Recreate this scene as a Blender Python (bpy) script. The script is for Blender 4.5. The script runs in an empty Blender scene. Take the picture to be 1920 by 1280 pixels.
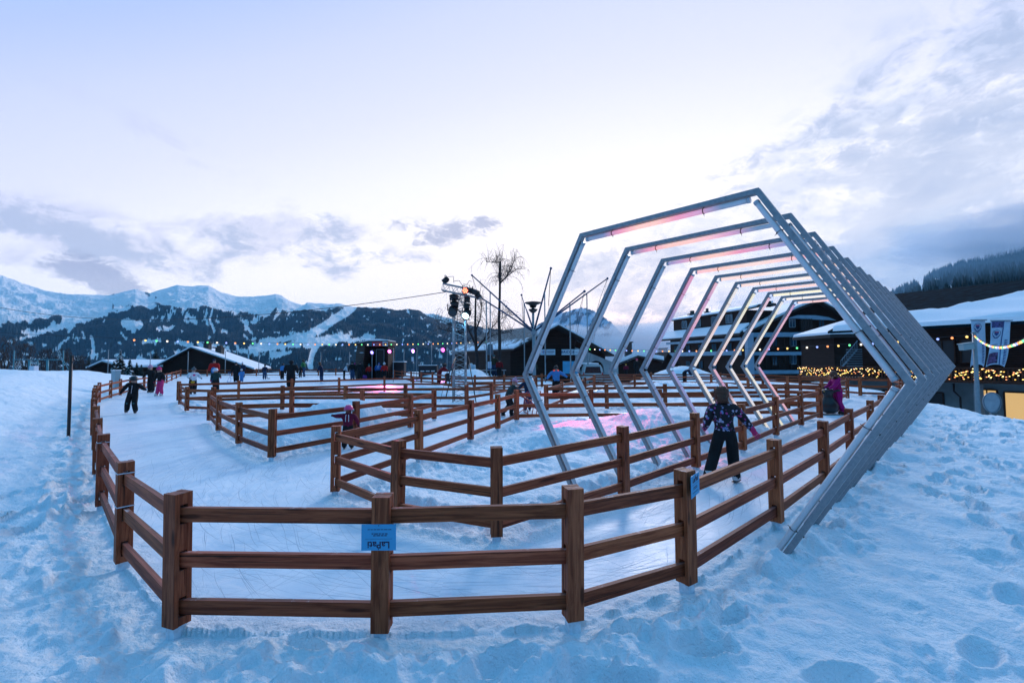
import bpy, math, random
import numpy as np
from mathutils import Vector, Matrix, Quaternion
random.seed(7); rng = np.random.default_rng(11)
scn = bpy.context.scene; COL = scn.collection
R = math.radians
# ------------------------------------------------------------------ camera
F, PITCH, ROLL, CZ = 842.0, 0.0412734, -0.00648, 1.89
cF = Vector((0, math.cos(PITCH), math.sin(PITCH))); cU0 = Vector((0, -math.sin(PITCH), math.cos(PITCH))); cR0 = Vector((1, 0, 0))
cR = cR0*math.cos(ROLL) + cU0*math.sin(ROLL); cU = -cR0*math.sin(ROLL) + cU0*math.cos(ROLL)
CAM = Vector((0, 0, CZ))
cam = bpy.data.cameras.new('camera'); cam.sensor_width = 36; cam.lens = F/1920*36; cam.clip_end = 30000; cam.clip_start = 0.05
cam_ob = bpy.data.objects.new('camera', cam); COL.objects.link(cam_ob)
m = Matrix((cR, cU, -cF)).transposed().to_4x4(); m.translation = CAM; cam_ob.matrix_world = m
scn.camera = cam_ob
def ray(px, py): return cF + cR*((px-960)/F) - cU*((py-640)/F)
def gp(px, py, z=0.0):
    d = ray(px, py); t = (z-CZ)/d.z; return CAM + d*t
def at(px, py, Y):
    d = ray(px, py); return CAM + d*(Y/d.y)
# ------------------------------------------------------------------ world
W = bpy.data.worlds.new('World'); scn.world = W; W.use_nodes = True
nt = W.node_tree; N = nt.nodes; L = nt.links; N.clear()
def nd(t, **k):
    n = N.new(t)
    for a, b in k.items(): setattr(n, a, b)
    return n
def mth(op, a, b=None, c=None, clamp=False):
    n = nd('ShaderNodeMath', operation=op, use_clamp=clamp)
    for i, v in enumerate((a, b, c)):
        if v is None: continue
        if isinstance(v, (int, float)): n.inputs[i].default_value = v
        else: L.new(v, n.inputs[i])
    return n.outputs[0]
tc = nd('ShaderNodeTexCoord'); D = tc.outputs['Generated']
sep = nd('ShaderNodeSeparateXYZ'); L.new(D, sep.inputs[0]); dx, dy, dz = sep.outputs
gaz = R(16)
ln = mth('SQRT', mth('ADD', mth('MULTIPLY', dx, dx), mth('MULTIPLY', dy, dy)))
ln = mth('MAXIMUM', ln, 0.001)
hd = mth('DIVIDE', mth('ADD', mth('MULTIPLY', dx, math.sin(gaz)), mth('MULTIPLY', dy, math.cos(gaz))), ln)
tt = mth('ADD', mth('MAXIMUM', dz, 0.0), mth('MULTIPLY', mth('SUBTRACT', 1.0, hd), 0.5))
ramp = nd('ShaderNodeValToRGB'); L.new(mth('DIVIDE', tt, 1.5), ramp.inputs[0])
stops = [(0, (.97, .88, .90)), (.2, (.95, .90, .94)), (.28, (.85, .84, .945)), (.36, (.69, .71, .905)), (.44, (.56, .615, .87)), (.5, (.42, .52, .84)), (.62, (.23, .46, .82)), (.8, (.11, .41, .78)), (1, (.10, .40, .76))]
cr = ramp.color_ramp
cr.elements[0].position = 0; cr.elements[0].color = stops[0][1]+(1,)
cr.elements[1].position = 1; cr.elements[1].color = stops[-1][1]+(1,)
for p, c in stops[1:-1]:
    e = cr.elements.new(p); e.color = c+(1,)
def mixc(f, a, b):
    n = nd('ShaderNodeMix', data_type='RGBA')
    for s, v in ((0, f), (6, a), (7, b)):
        if isinstance(v, (int, float)): n.inputs[s].default_value = v
        elif isinstance(v, tuple): n.inputs[s].default_value = v+(1,)
        else: L.new(v, n.inputs[s])
    return n.outputs[2]
# clouds: noise in a flattened (perspective) sky plane
zc = mth('MAXIMUM', mth('ADD', dz, 0.10), 0.03)
comb = nd('ShaderNodeCombineXYZ'); L.new(mth('DIVIDE', dx, zc), comb.inputs[0]); L.new(mth('DIVIDE', dy, zc), comb.inputs[1])
def noise(vec, sc, det, rough, dist=0.0, off=(0, 0, 0), scl=(1, 1, 1)):
    mp = nd('ShaderNodeMapping'); L.new(vec, mp.inputs[0]); mp.inputs['Location'].default_value = off; mp.inputs['Scale'].default_value = scl
    n = nd('ShaderNodeTexNoise'); L.new(mp.outputs[0], n.inputs['Vector'])
    n.inputs['Scale'].default_value = sc; n.inputs['Detail'].default_value = det; n.inputs['Roughness'].default_value = rough; n.inputs['Distortion'].default_value = dist
    return n.outputs[0]
def sstep(v, a, b):
    n = nd('ShaderNodeMapRange', interpolation_type='SMOOTHSTEP'); L.new(v, n.inputs[0]); n.inputs[1].default_value = a; n.inputs[2].default_value = b
    return n.outputs[0]
nA = noise(D, 5.5, 7, .62, .6, (3.1, 0, 1.7), (1, 1, 2.2))
nB = noise(D, 13, 6, .65, .5, (0, 2, 5), (1, 1, 1.8))
nn = mth('ADD', mth('MULTIPLY', mth('SUBTRACT', mth('ADD', mth('MULTIPLY', nA, .55), mth('MULTIPLY', nB, .45)), .5), 2.6), .5)
nC = noise(D, 26, 6, .68, .6, (1, 4, 2), (1, 1, 1.9)); nd_ = mth('ADD', mth('MULTIPLY', mth('SUBTRACT', mth('ADD', mth('MULTIPLY', nB, .45), mth('MULTIPLY', nC, .55)), .5), 3.0), .5)
def blob(px, py, wx, wy, s, rot=0.0):
    d = ray(px, py).normalized(); h = Vector((d.y, -d.x, 0)).normalized(); v = h.cross(d)
    h2 = h*math.cos(rot)+v*math.sin(rot); v2 = v*math.cos(rot)-h*math.sin(rot)
    def dt(w, k):
        n = nd('ShaderNodeVectorMath', operation='DOT_PRODUCT'); L.new(D, n.inputs[0]); n.inputs[1].default_value = w*k
        return n.outputs['Value']
    a = dt(h2, F/wx); b = dt(v2, F/wy)
    r2 = mth('ADD', mth('MULTIPLY', a, a), mth('MULTIPLY', b, b))
    g = mth('POWER', 2.718, mth('MULTIPLY', r2, -1.0))
    # only the front hemisphere
    g = mth('MULTIPLY', g, sstep(dy, 0.0, 0.3))
    return mth('MULTIPLY', g, s)
def cover(blobs, lo, hi, nz):
    tot = None
    for b in blobs:
        v = blob(*b); tot = v if tot is None else mth('ADD', tot, v)
    return mth('MULTIPLY', sstep(mth('ADD', nz, mth('MULTIPLY', tot, .5)), lo, hi), sstep(tot, .06, .42))
# big soft clouds to the right, streaks to the left, small dark ones in the middle
big = cover([(1780, 330, 330, 90, .42, .75), (1880, 420, 160, 110, .55, .2), (1560, 330, 260, 60, .26, .5), (1700, 560, 260, 70, .3), (1230, 560, 170, 60, .45), (1150, 500, 120, 40, .4), (1330, 460, 200, 60, .26), (1420, 330, 220, 60, .2, .4), (1900, 120, 180, 200, .36, .8), (1660, 420, 120, 40, .3, .4)], .48, .98, nn)
wisp = cover([(1740, 360, 200, 60, .8, .8), (1560, 345, 130, 30, .7, .4), (1880, 430, 120, 60, .9, .3), (1640, 430, 110, 30, .7, .3), (1230, 575, 130, 60, .9), (1130, 505, 100, 30, .8, .2), (1290, 470, 90, 34, .5), (1760, 200, 120, 110, .6, .7), (1850, 560, 90, 50, .5), (1380, 330, 150, 30, .45, .4), (60, 425, 150, 32, .8, -.2), (210, 455, 130, 22, .7, -.2), (610, 435, 60, 30, .75), (450, 450, 60, 30, .7), (620, 508, 50, 20, .8), (700, 480, 120, 12, .6)], .66, 1.12, nd_)
left = cover([(60, 420, 190, 45, .50, -.2), (190, 460, 150, 30, .42, -.2), (30, 490, 90, 16, .35), (600, 440, 90, 32, .44), (450, 445, 90, 34, .38), (350, 450, 120, 30, .26), (620, 510, 50, 20, .46), (760, 480, 120, 16, .34, .1), (330, 270, 200, 26, .28, -.3), (520, 420, 200, 24, .2)], .52, .98, nn)
dark = cover([(840, 435, 48, 22, .85, .1), (915, 423, 42, 16, .9), (800, 462, 34, 14, .6, .3), (755, 425, 46, 22, .42), (185, 520, 52, 20, 1.0, -.35), (150, 505, 44, 15, .7), (225, 540, 30, 12, .7, -.3)], .62, 1.08, nd_)
low = cover([(1210, 640, 130, 52, 1.5), (1120, 640, 120, 30, 1.2), (1320, 600, 110, 40, .8), (950, 640, 140, 30, .6)], .7, 1.25, nn)
hill = cover([(1830, 480, 170, 40, .9, .25), (1920, 440, 130, 50, .7), (1650, 530, 100, 30, .3)], .62, 1.1, nn)
sky = ramp.outputs[0]
sky = mixc(mth('MULTIPLY', left, .5), sky, (.44, .47, .66))
sky = mixc(mth('MULTIPLY', big, .60), sky, (.40, .49, .68))
sky = mixc(mth('MULTIPLY', wisp, .60), sky, (.33, .41, .60))
bw = cover([(1650, 380, 420, 160, .5), (1250, 520, 300, 90, .35)], .45, .95, noise(D, 7, 6, .6, .4, (7, 1, 0), (1, 1, 2)))
sky = mixc(mth('MULTIPLY', bw, .35), sky, (.95, .93, .96))
sky = mixc(mth('MULTIPLY', dark, .75), sky, (.31, .35, .52))
sky = mixc(mth('MULTIPLY', low, .8), sky, (.25, .39, .60))
sky = mixc(mth('MULTIPLY', hill, .45), sky, (.30, .45, .66))
# low sky behind camera darkened like an unseen valley side, to dim fence fronts
bk = mth('MULTIPLY', sstep(mth('MULTIPLY', dy, -1.0), -.15, .45), mth('SUBTRACT', 1.0, sstep(dz, .18, .75)))
sky = mixc(mth('MULTIPLY', bk, .93), sky, (.02, .055, .13))
nis = nd('ShaderNodeTexSky', sky_type='NISHITA', sun_disc=False); nis.sun_elevation = R(2.5); nis.sun_rotation = gaz
add = nd('ShaderNodeMix', data_type='RGBA', blend_type='ADD'); add.inputs[0].default_value = .012
L.new(sky, add.inputs[6]); L.new(nis.outputs[0], add.inputs[7])
bg = nd('ShaderNodeBackground'); L.new(add.outputs[2], bg.inputs[0]); bg.inputs[1].default_value = 1.12
wo = nd('ShaderNodeOutputWorld'); L.new(bg.outputs[0], wo.inputs[0])
# ------------------------------------------------------------------ sun: the last glow over the ridge
sd = bpy.data.lights.new('sun', 'SUN'); sd.energy = 1.3; sd.angle = R(12); sd.color = (1, .90, .93)
so = bpy.data.objects.new('sun', sd); COL.objects.link(so)
sdir = Vector((math.sin(gaz)*math.cos(R(24)), math.cos(gaz)*math.cos(R(24)), math.sin(R(24))))
so.rotation_euler = (-sdir).to_track_quat('-Z', 'Y').to_euler()
vs = scn.view_settings; vs.view_transform = 'Standard'; vs.look = 'None'; vs.exposure = .14; vs.gamma = 1
cy = scn.cycles; cy.use_denoising = True; cy.max_bounces = 6; cy.diffuse_bounces = 3; cy.glossy_bounces = 3; cy.transparent_max_bounces = 16; cy.volume_bounces = 2
cy.sample_clamp_indirect = 1.2; cy.use_adaptive_sampling = True; cy.adaptive_threshold = .015
# ------------------------------------------------------------------ helpers
def tag(o, label=None, cat=None, group=None, kind=None):
    if label: o['label'] = label
    if cat: o['category'] = cat
    if group: o['group'] = group
    if kind: o['kind'] = kind
    return o
def empty(name, loc=(0, 0, 0), rz=0, label=None, cat=None, group=None):
    o = bpy.data.objects.new(name, None); COL.objects.link(o); o.location = loc; o.rotation_euler = (0, 0, rz); o.empty_display_size = .1
    return tag(o, label, cat, group)
class MB:
    def __init__(s): s.v = []; s.f = []; s.m = []; s.sm = []
    def poly(s, pts, mi=0, smooth=False):
        b = len(s.v); s.v += [tuple(p) for p in pts]; s.f.append(tuple(range(b, b+len(pts)))); s.m.append(mi); s.sm.append(smooth)
    def add(s, vs, fs, mi=0, smooth=False):
        b = len(s.v); s.v += [tuple(p) for p in vs]
        for f in fs: s.f.append(tuple(i+b for i in f)); s.m.append(mi); s.sm.append(smooth)
    def box(s, c, d, rz=0, mi=0, M=None):
        hx, hy, hz = d[0]/2, d[1]/2, d[2]/2; pts = [Vector((x, y, z)) for x in (-hx, hx) for y in (-hy, hy) for z in (-hz, hz)]
        mm = M if M is not None else Matrix.Rotation(rz, 3, 'Z'); c = Vector(c)
        s.add([c+mm@p for p in pts], [(0, 1, 3, 2), (4, 6, 7, 5), (0, 4, 5, 1), (2, 3, 7, 6), (0, 2, 6, 4), (1, 5, 7, 3)], mi)
    def bar(s, a, b, w, h, mi=0):     # rectangular bar from a to b, w sideways, h up
        a = Vector(a); b = Vector(b); d = b-a; l = d.length
        if l < 1e-6: return
        z = d/l; up = Vector((0, 0, 1)) if abs(z.z) < .95 else Vector((0, 1, 0))
        x = up.cross(z).normalized(); y = z.cross(x)
        s.box((a+b)/2, (w, h, l), M=Matrix((x, y, z)).transposed(), mi=mi)
    def tube(s, pts, rad, n=8, mi=0, cap=True, smooth=True):
        pts = [Vector(p) for p in pts]; rs = rad if isinstance(rad, (list, tuple)) else [rad]*len(pts)
        b = len(s.v); prev = None
        for i, p in enumerate(pts):
            t = (pts[min(i+1, len(pts)-1)]-pts[max(i-1, 0)]).normalized()
            if prev is None:
                x = t.cross(Vector((0, 0, 1)) if abs(t.z) < .9 else Vector((1, 0, 0))).normalized()
            else: x = (prev-t*prev.dot(t)).normalized()
            prev = x; y = t.cross(x)
            for k in range(n):
                a = 2*math.pi*k/n; q = p+(x*math.cos(a)+y*math.sin(a))*rs[i]; s.v.append(tuple(q))
        for i in range(len(pts)-1):
            for k in range(n):
                k2 = (k+1) % n; s.f.append((b+i*n+k, b+i*n+k2, b+(i+1)*n+k2, b+(i+1)*n+k)); s.m.append(mi); s.sm.append(smooth)
        if cap:
            s.f.append(tuple(b+k for k in range(n))[::-1]); s.m.append(mi); s.sm.append(False)
            e = b+(len(pts)-1)*n; s.f.append(tuple(e+k for k in range(n))); s.m.append(mi); s.sm.append(False)
    def ball(s, c, r, nu=10, nv=7, mi=0, M=None, zmin=-1.0, fn=None):
        r = Vector(r) if not isinstance(r, (int, float)) else Vector((r, r, r)); c = Vector(c); b = len(s.v)
        t0 = math.acos(max(-1, zmin))
        for j in range(nv+1):
            t = t0*j/nv
            for i in range(nu):
                a = 2*math.pi*i/nu; q = Vector((math.sin(t)*math.cos(a), math.sin(t)*math.sin(a), math.cos(t)))
                k = fn(q) if fn else 1.0
                q = Vector((q.x*r.x, q.y*r.y, q.z*r.z))*k
                if M is not None: q = M@q
                s.v.append(tuple(c+q))
        for j in range(nv):
            for i in range(nu):
                i2 = (i+1) % nu; s.f.append((b+j*nu+i, b+(j+1)*nu+i, b+(j+1)*nu+i2, b+j*nu+i2)); s.m.append(mi); s.sm.append(True)
        s.f.append(tuple(b+nv*nu+i for i in range(nu))); s.m.append(mi); s.sm.append(False)
    def prism(s, pts, off, mi=0):     # polygon pts extruded by vector off
        pts = [Vector(p) for p in pts]; off = Vector(off); n = len(pts)
        s.add(pts+[p+off for p in pts], [tuple(range(n))[::-1], tuple(range(n, 2*n))]+[(i, (i+1) % n, n+(i+1) % n, n+i) for i in range(n)], mi)
    def mesh(s, name, mats):
        me = bpy.data.meshes.new(name); me.from_pydata(s.v, [], s.f); me.validate()
        for mt in (mats if isinstance(mats, (list, tuple)) else [mats]): me.materials.append(mt)
        if len(me.polygons) == len(s.m):
            me.polygons.foreach_set('material_index', s.m); me.polygons.foreach_set('use_smooth', s.sm)
        me.update(); return me
    def build(s, name, mats, parent=None, loc=None, **kw):
        o = bpy.data.objects.new(name, s.mesh(name, mats)); COL.objects.link(o)
        if parent is not None: o.parent = parent
        if loc is not None: o.location = loc
        return tag(o, **kw)
def bevel(o, w, seg=1):
    b = o.modifiers.new('bevel', 'BEVEL'); b.width = w; b.segments = seg; b.limit_method = 'ANGLE'; b.angle_limit = R(50); return o
# ------------------------------------------------------------------ materials
MATS = {}
def mat(name, col=(.5, .5, .5), rough=.6, metal=0.0, emit=None, es=1.0, spec=.5, noise_=None, bump=None, alpha=None):
    if name in MATS: return MATS[name]
    m = bpy.data.materials.new(name); m.use_nodes = True; t = m.node_tree; b = t.nodes['Principled BSDF']
    b.inputs['Base Color'].default_value = tuple(col)+(1,); b.inputs['Roughness'].default_value = rough; b.inputs['Metallic'].default_value = metal
    b.inputs['Specular IOR Level'].default_value = spec
    if emit is not None: b.inputs['Emission Color'].default_value = tuple(emit)+(1,); b.inputs['Emission Strength'].default_value = es
    if alpha is not None: b.inputs['Alpha'].default_value = alpha
    if noise_:      # (scale, amount): value variation
        tcn = t.nodes.new('ShaderNodeTexCoord'); n = t.nodes.new('ShaderNodeTexNoise'); n.inputs['Scale'].default_value = noise_[0]; n.inputs['Detail'].default_value = 5
        t.links.new(tcn.outputs['Object'], n.inputs['Vector'])
        mr = t.nodes.new('ShaderNodeMapRange'); t.links.new(n.outputs[0], mr.inputs[0]); mr.inputs[1].default_value = .3; mr.inputs[2].default_value = .7; mr.inputs[3].default_value = 1-noise_[1]; mr.inputs[4].default_value = 1+noise_[1]
        vm = t.nodes.new('ShaderNodeVectorMath'); vm.operation = 'SCALE'; vm.inputs[0].default_value = tuple(col); t.links.new(mr.outputs[0], vm.inputs['Scale']); t.links.new(vm.outputs[0], b.inputs['Base Color'])
        if bump:
            bp = t.nodes.new('ShaderNodeBump'); bp.inputs['Strength'].default_value = bump; bp.inputs['Distance'].default_value = .01; t.links.new(n.outputs[0], bp.inputs['Height']); t.links.new(bp.outputs[0], b.inputs['Normal'])
    MATS[name] = m; return m
class NT:       # tiny node helper for richer materials
    def __init__(s, name):
        s.m = bpy.data.materials.new(name); s.m.use_nodes = True; s.t = s.m.node_tree; s.b = s.t.nodes['Principled BSDF']; s.out = s.t.nodes['Material Output']
        s.tc = s.t.nodes.new('ShaderNodeTexCoord'); s.geo = s.t.nodes.new('ShaderNodeNewGeometry')
    def L(s, a, b): s.t.links.new(a, b)
    def n(s, ty, **k):
        o = s.t.nodes.new(ty)
        for a, b in k.items(): setattr(o, a, b)
        return o
    def put(s, sock, v):
        if isinstance(v, (int, float)): sock.default_value = v
        elif isinstance(v, tuple): sock.default_value = v+(1,) if len(v) == 3 and sock.type == 'RGBA' else v
        else: s.L(v, sock)
    def math(s, op, a, b=None, clamp=False):
        o = s.n('ShaderNodeMath', operation=op, use_clamp=clamp); s.put(o.inputs[0], a)
        if b is not None: s.put(o.inputs[1], b)
        return o.outputs[0]
    def map(s, v, sc=(1, 1, 1), rot=(0, 0, 0), loc=(0, 0, 0)):
        o = s.n('ShaderNodeMapping'); s.L(v, o.inputs[0]); o.inputs['Scale'].default_value = sc; o.inputs['Rotation'].default_value = rot
        if isinstance(loc, tuple): o.inputs['Location'].default_value = loc
        else: s.L(loc, o.inputs['Location'])
        return o.outputs[0]
    def noise(s, v, sc, det=4, rough=.55, dist=0):
        o = s.n('ShaderNodeTexNoise'); s.L(v, o.inputs['Vector']); o.inputs['Scale'].default_value = sc; o.inputs['Detail'].default_value = det; o.inputs['Roughness'].default_value = rough; o.inputs['Distortion'].default_value = dist
        return o.outputs[0]
    def rng(s, v, a, b, c=0.0, d=1.0, smooth=False):
        o = s.n('ShaderNodeMapRange', interpolation_type='SMOOTHSTEP' if smooth else 'LINEAR'); s.L(v, o.inputs[0])
        for i, x in enumerate((a, b, c, d)): o.inputs[i+1].default_value = x
        return o.outputs[0]
    def mix(s, f, a, b):
        o = s.n('ShaderNodeMix', data_type='RGBA'); s.put(o.inputs[0], f); s.put(o.inputs[6], a); s.put(o.inputs[7], b); return o.outputs[2]
    def bump(s, h, st, dist, nrm=None):
        o = s.n('ShaderNodeBump'); s.L(h, o.inputs['Height']); o.inputs['Strength'].default_value = st; o.inputs['Distance'].default_value = dist
        if nrm is not None: s.L(nrm, o.inputs['Normal'])
        return o.outputs[0]
    def attr(s, nm):
        o = s.n('ShaderNodeAttribute'); o.attribute_name = nm; return o
def wood(name, axis, dark, light):
    k = NT(name); oi = k.n('ShaderNodeObjectInfo'); cb = k.n('ShaderNodeCombineXYZ')
    k.L(k.math('MULTIPLY', oi.outputs['Random'], 37.0), cb.inputs[0]); k.L(k.math('MULTIPLY', oi.outputs['Random'], 91.0), cb.inputs[1])
    sc = {'x': (.9, 14, 14), 'z': (14, 14, .9)}[axis]
    v = k.map(k.tc.outputs['Object'], sc=sc, loc=cb.outputs[0])
    g = k.noise(v, 2.2, 6, .6, .8); g2 = k.noise(k.map(v, sc=(3, 3, 3)), 4, 3, .6)
    kn = k.n('ShaderNodeTexVoronoi'); k.L(k.map(k.tc.outputs['Object'], sc={'x': (2.2, 9, 9), 'z': (9, 9, 2.2)}[axis], loc=cb.outputs[0]), kn.inputs['Vector']); kn.inputs['Scale'].default_value = 1.0
    knot = k.rng(kn.outputs['Distance'], .08, .20, 0, 1, True)
    c = k.mix(k.rng(g, .33, .68, 0, 1, True), dark, light)
    c = k.mix(k.rng(g2, .45, .75, 0, .35), c, tuple(x*.5 for x in dark))
    c = k.mix(k.math('MULTIPLY', k.math('SUBTRACT', 1.0, knot), .85), c, tuple(x*.35 for x in dark))
    h = k.n('ShaderNodeHueSaturation'); k.L(c, h.inputs['Color']); k.L(k.rng(oi.outputs['Random'], 0, 1, .70, 1.28), h.inputs['Value']); k.L(k.rng(k.math('FRACT', k.math('MULTIPLY', oi.outputs['Random'], 7.3)), 0, 1, .496, .506), h.inputs['Hue'])
    ck = k.noise(k.map(k.tc.outputs['Object'], sc={'x': (.5, 60, 60), 'z': (60, 60, .5)}[axis], loc=cb.outputs[0]), 1.3, 2, .4, .3); c2 = k.mix(k.rng(ck, .66, .69, 0, .85), h.outputs[0], (.012, .005, .003))
    sn = k.n('ShaderNodeSeparateXYZ'); k.L(k.geo.outputs['Normal'], sn.inputs[0]); fr = k.math('MULTIPLY', k.rng(sn.outputs[2], .85, .95), k.rng(k.noise(k.geo.outputs['Position'], 7, 5, .65), .58, .70, .06, .5, True))  # upward faces lightened in patches: the light top edge put into the colour
    k.L(k.mix(fr, c2, (.70, .78, .86)), k.b.inputs['Base Color']); k.b.inputs['Roughness'].default_value = .62; k.b.inputs['Specular IOR Level'].default_value = .2
    k.L(k.bump(g, .5, .004), k.b.inputs['Normal']); return k.m
WX = wood('wood_rail', 'x', (.16, .030, .012), (.40, .102, .044)); WZ = wood('wood_post', 'z', (.19, .038, .015), (.44, .122, .054))
ALU = NT('brushed_aluminium')
_a = ALU.noise(ALU.map(ALU.tc.outputs['Object'], sc=(3, 3, 3)), 9, 5, .65); ALU.L(ALU.mix(ALU.rng(_a, .3, .7), (.20, .235, .26), (.31, .35, .385)), ALU.b.inputs['Base Color'])
ALU.b.inputs['Metallic'].default_value = .55; ALU.L(ALU.rng(_a, .3, .7, .38, .58), ALU.b.inputs['Roughness']); ALU.L(ALU.bump(_a, .08, .003), ALU.b.inputs['Normal']); ALU = ALU.m
STEEL = mat('galvanised_steel', (.42, .45, .48), .45, .6, noise_=(14, .15)); POLE = mat('pole_steel', (.22, .27, .30), .5, .3, noise_=(6, .12))
BLACK = mat('black_metal', (.012, .012, .015), .5); RUB = mat('black_strap', (.01, .01, .01), .7)
WHITE = mat('white_plastic', (.75, .77, .8), .5)
def snowmat(name, col=(.84, .89, .95), sc=1.0, bump=.5):
    k = NT(name); p = k.geo.outputs['Position']; a = k.noise(k.map(p, sc=(sc,)*3), 7, 8, .62); b = k.noise(k.map(p, sc=(sc,)*3), 45, 4, .6)
    k.put(k.b.inputs['Base Color'], k.mix(k.rng(a, .3, .7), tuple(x*.93 for x in col), col)); k.b.inputs['Roughness'].default_value = .65
    k.L(k.bump(b, bump*.6, .006, k.bump(a, bump, .05)), k.b.inputs['Normal']); return k.m
SNOW = snowmat('snow_cover')
# ------------------------------------------------------------------ fence layout (plan positions)
ZB, HP = .08, .90; ZT = ZB+HP
def tops(l): return [tuple(gp(x, y, ZT).xy) for x, y in l]
def atY(l): return [tuple(at(x, 690, y).xy) for x, y in l]
S1 = atY([(339, 57), (331, 50), (322.5, 44), (313, 39.5), (303, 36), (291, 33), (271, 30.2), (245.5, 27.8), (226.9, 25), (208.6, 23), (187.5, 20.6)])
S2 = [S1[-1]]+tops([(179, 722.3), (177.5, 727.5), (177.3, 732), (176.5, 739), (177, 748), (181.5, 761.5), (185.3, 783.5), (194, 812.5), (236, 864), (337, 922), (717, 924), (1071, 915), (1283, 881), (1452, 824), (1542, 788.5), (1592, 766), (1630, 750), (1651, 740), (1664, 733), (1675, 727), (1684, 721), (1690, 716)])
S3 = [S2[-1]]+tops([(1688, 711), (1667.7, 706.6), (1612, 706), (1556, 703.6), (1500, 701.5), (1430, 699), (1351, 697.6), (1285, 697.8), (1220.5, 698), (1153, 699), (1086, 699), (1016, 700), (945, 702.3), (890, 703.2)])
S4 = [S3[-1]]+tops([(836, 700.5), (811, 697.6), (790, 696.7), (771, 696), (754, 694), (739, 693)])+atY([(725, 48), (712, 53), (700, 57)])
S5 = [S4[-1]]+atY([(665, 57), (629.7, 57), (597, 57), (565, 57), (525, 57), (481, 57), (435, 57), (388.7, 57)])+[S1[0]]
RB = tops([(630, 798), (745, 823), (930, 839), (1168, 800), (1303, 773.5), (1391, 757.5), (1453, 743.5), (1500.5, 734), (1535.6, 727), (1451.7, 725.5), (1345, 727.5), (1237.3, 729), (1107.8, 729.5), (968, 731), (933, 739), (882, 749), (786, 768)])
RC = tops([(511, 767.5), (668, 751), (770, 738.3), (814, 730.5), (679.9, 730.5), (547.4, 730.5), (394.5, 733.7), (410.5, 742.6), (449.4, 754.6)])
RD = tops([(351, 724), (401, 725), (529.8, 722.5), (648, 722), (760.7, 722), (875, 721.5), (921.7, 716.4), (959.6, 711.3), (1005, 705.5), (927, 704.7), (848, 705), (774.8, 705), (721, 705.3), (636, 707.8), (547.4, 709.6), (447.7, 712.7), (335.5, 715), (338, 718.3)])
RE = tops([(1024.4, 721.5), (1137.5, 720), (1246.7, 719), (1360, 719), (1476, 718.5), (1539.8, 718.5), (1587.7, 708.4), (1540, 706), (1476, 705), (1402, 704), (1333.6, 702), (1265, 702), (1190, 702.3), (1113.9, 702.8), (1096.6, 707), (1053, 715)])
LOOP = S1[:-1]+S2[:-1]+S3[:-1]+S4[:-1]+S5[:-1]
# ------------------------------------------------------------------ ground
_tab = rng.random((512, 512)).astype(np.float32)
def vn(x, y, seed=0):
    xi = np.floor(x).astype(np.int64); yi = np.floor(y).astype(np.int64); fx = (x-xi).astype(np.float32); fy = (y-yi).astype(np.float32)
    fx = fx*fx*fx*(fx*(fx*6-15)+10); fy = fy*fy*fy*(fy*(fy*6-15)+10)
    a = (xi+seed*37) & 511; b = (yi+seed*91) & 511; a1 = (a+1) & 511; b1 = (b+1) & 511
    return (_tab[a, b]*(1-fx)+_tab[a1, b]*fx)*(1-fy)+(_tab[a, b1]*(1-fx)+_tab[a1, b1]*fx)*fy-.5
def fbm(x, y, sc, o, seed=0, g=.5):
    r = 0; am = 1; ca, sa = math.cos(.6), math.sin(.6)
    for i in range(o):
        r = r+am*vn(x/sc, y/sc, seed+i); x, y = (x*ca-y*sa)+13.7, (x*sa+y*ca)+7.3; sc = sc*.5; am *= g
    return r
def ss(v, a, b):
    t = np.clip((v-a)/(b-a), 0, 1); return t*t*(3-2*t)
def pip(x, y, P):
    ins = np.zeros(x.shape, bool); n = len(P)
    for i in range(n):
        x1, y1 = P[i]; x2, y2 = P[(i+1) % n]
        if y1 == y2: continue
        c = ((y1 > y) != (y2 > y)) & (x < (x2-x1)*(y-y1)/(y2-y1)+x1); ins ^= c
    return ins
def dseg(x, y, P, close=True):
    d = np.full(x.shape, 1e9, np.float32); n = len(P)
    for i in range(n if close else n-1):
        ax, ay = P[i]; bx, by = P[(i+1) % n]; vx, vy = bx-ax, by-ay
        t = np.clip(((x-ax)*vx+(y-ay)*vy)/(vx*vx+vy*vy+1e-9), 0, 1); d = np.minimum(d, np.hypot(x-ax-t*vx, y-ay-t*vy))
    return d
MOUNDS = [(640, 11.6, .50, 1.2, 1.0), (560, 11.3, .35, 1.2, 1.0), (730, 12.2, .40, 1.3, .9),      # ring C
          (795, 22.0, .44, 1.5, 1.2), (845, 21.4, .34, 1.3, 1.1),   # ring D
          (1180, 10.4, .42, 2.0, 1.2), (1020, 9.6, .24, .8, .8), (1330, 11, .40, 2.2, 1.3), (1110, 7.5, .16, 1.6, 1.2),   # ring B
          (1230, 23, .45, 1.8, 1.5), (1310, 23.5, .5, 2.2, 1.5), (1380, 22, .30, 2, 1.2), (1180, 20, .2, 1.5, 1.2),     # ring E
          (1285, 36, 1.0, 2.6, 2.0), (1350, 37, .5, 4.0, 2.0), (1230, 37, .6, 3.0, 2.0), (560, 62, .45, 9, 2), (900, 35, .3, 3, 1.5)]
LB = np.array([(-30, .1), (1.5, .12), (4, .28), (8, .62), (12, .95), (18, 1.3), (22, 1.40), (32, 1.25), (45, .6), (60, 0), (500, 0)])
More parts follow.
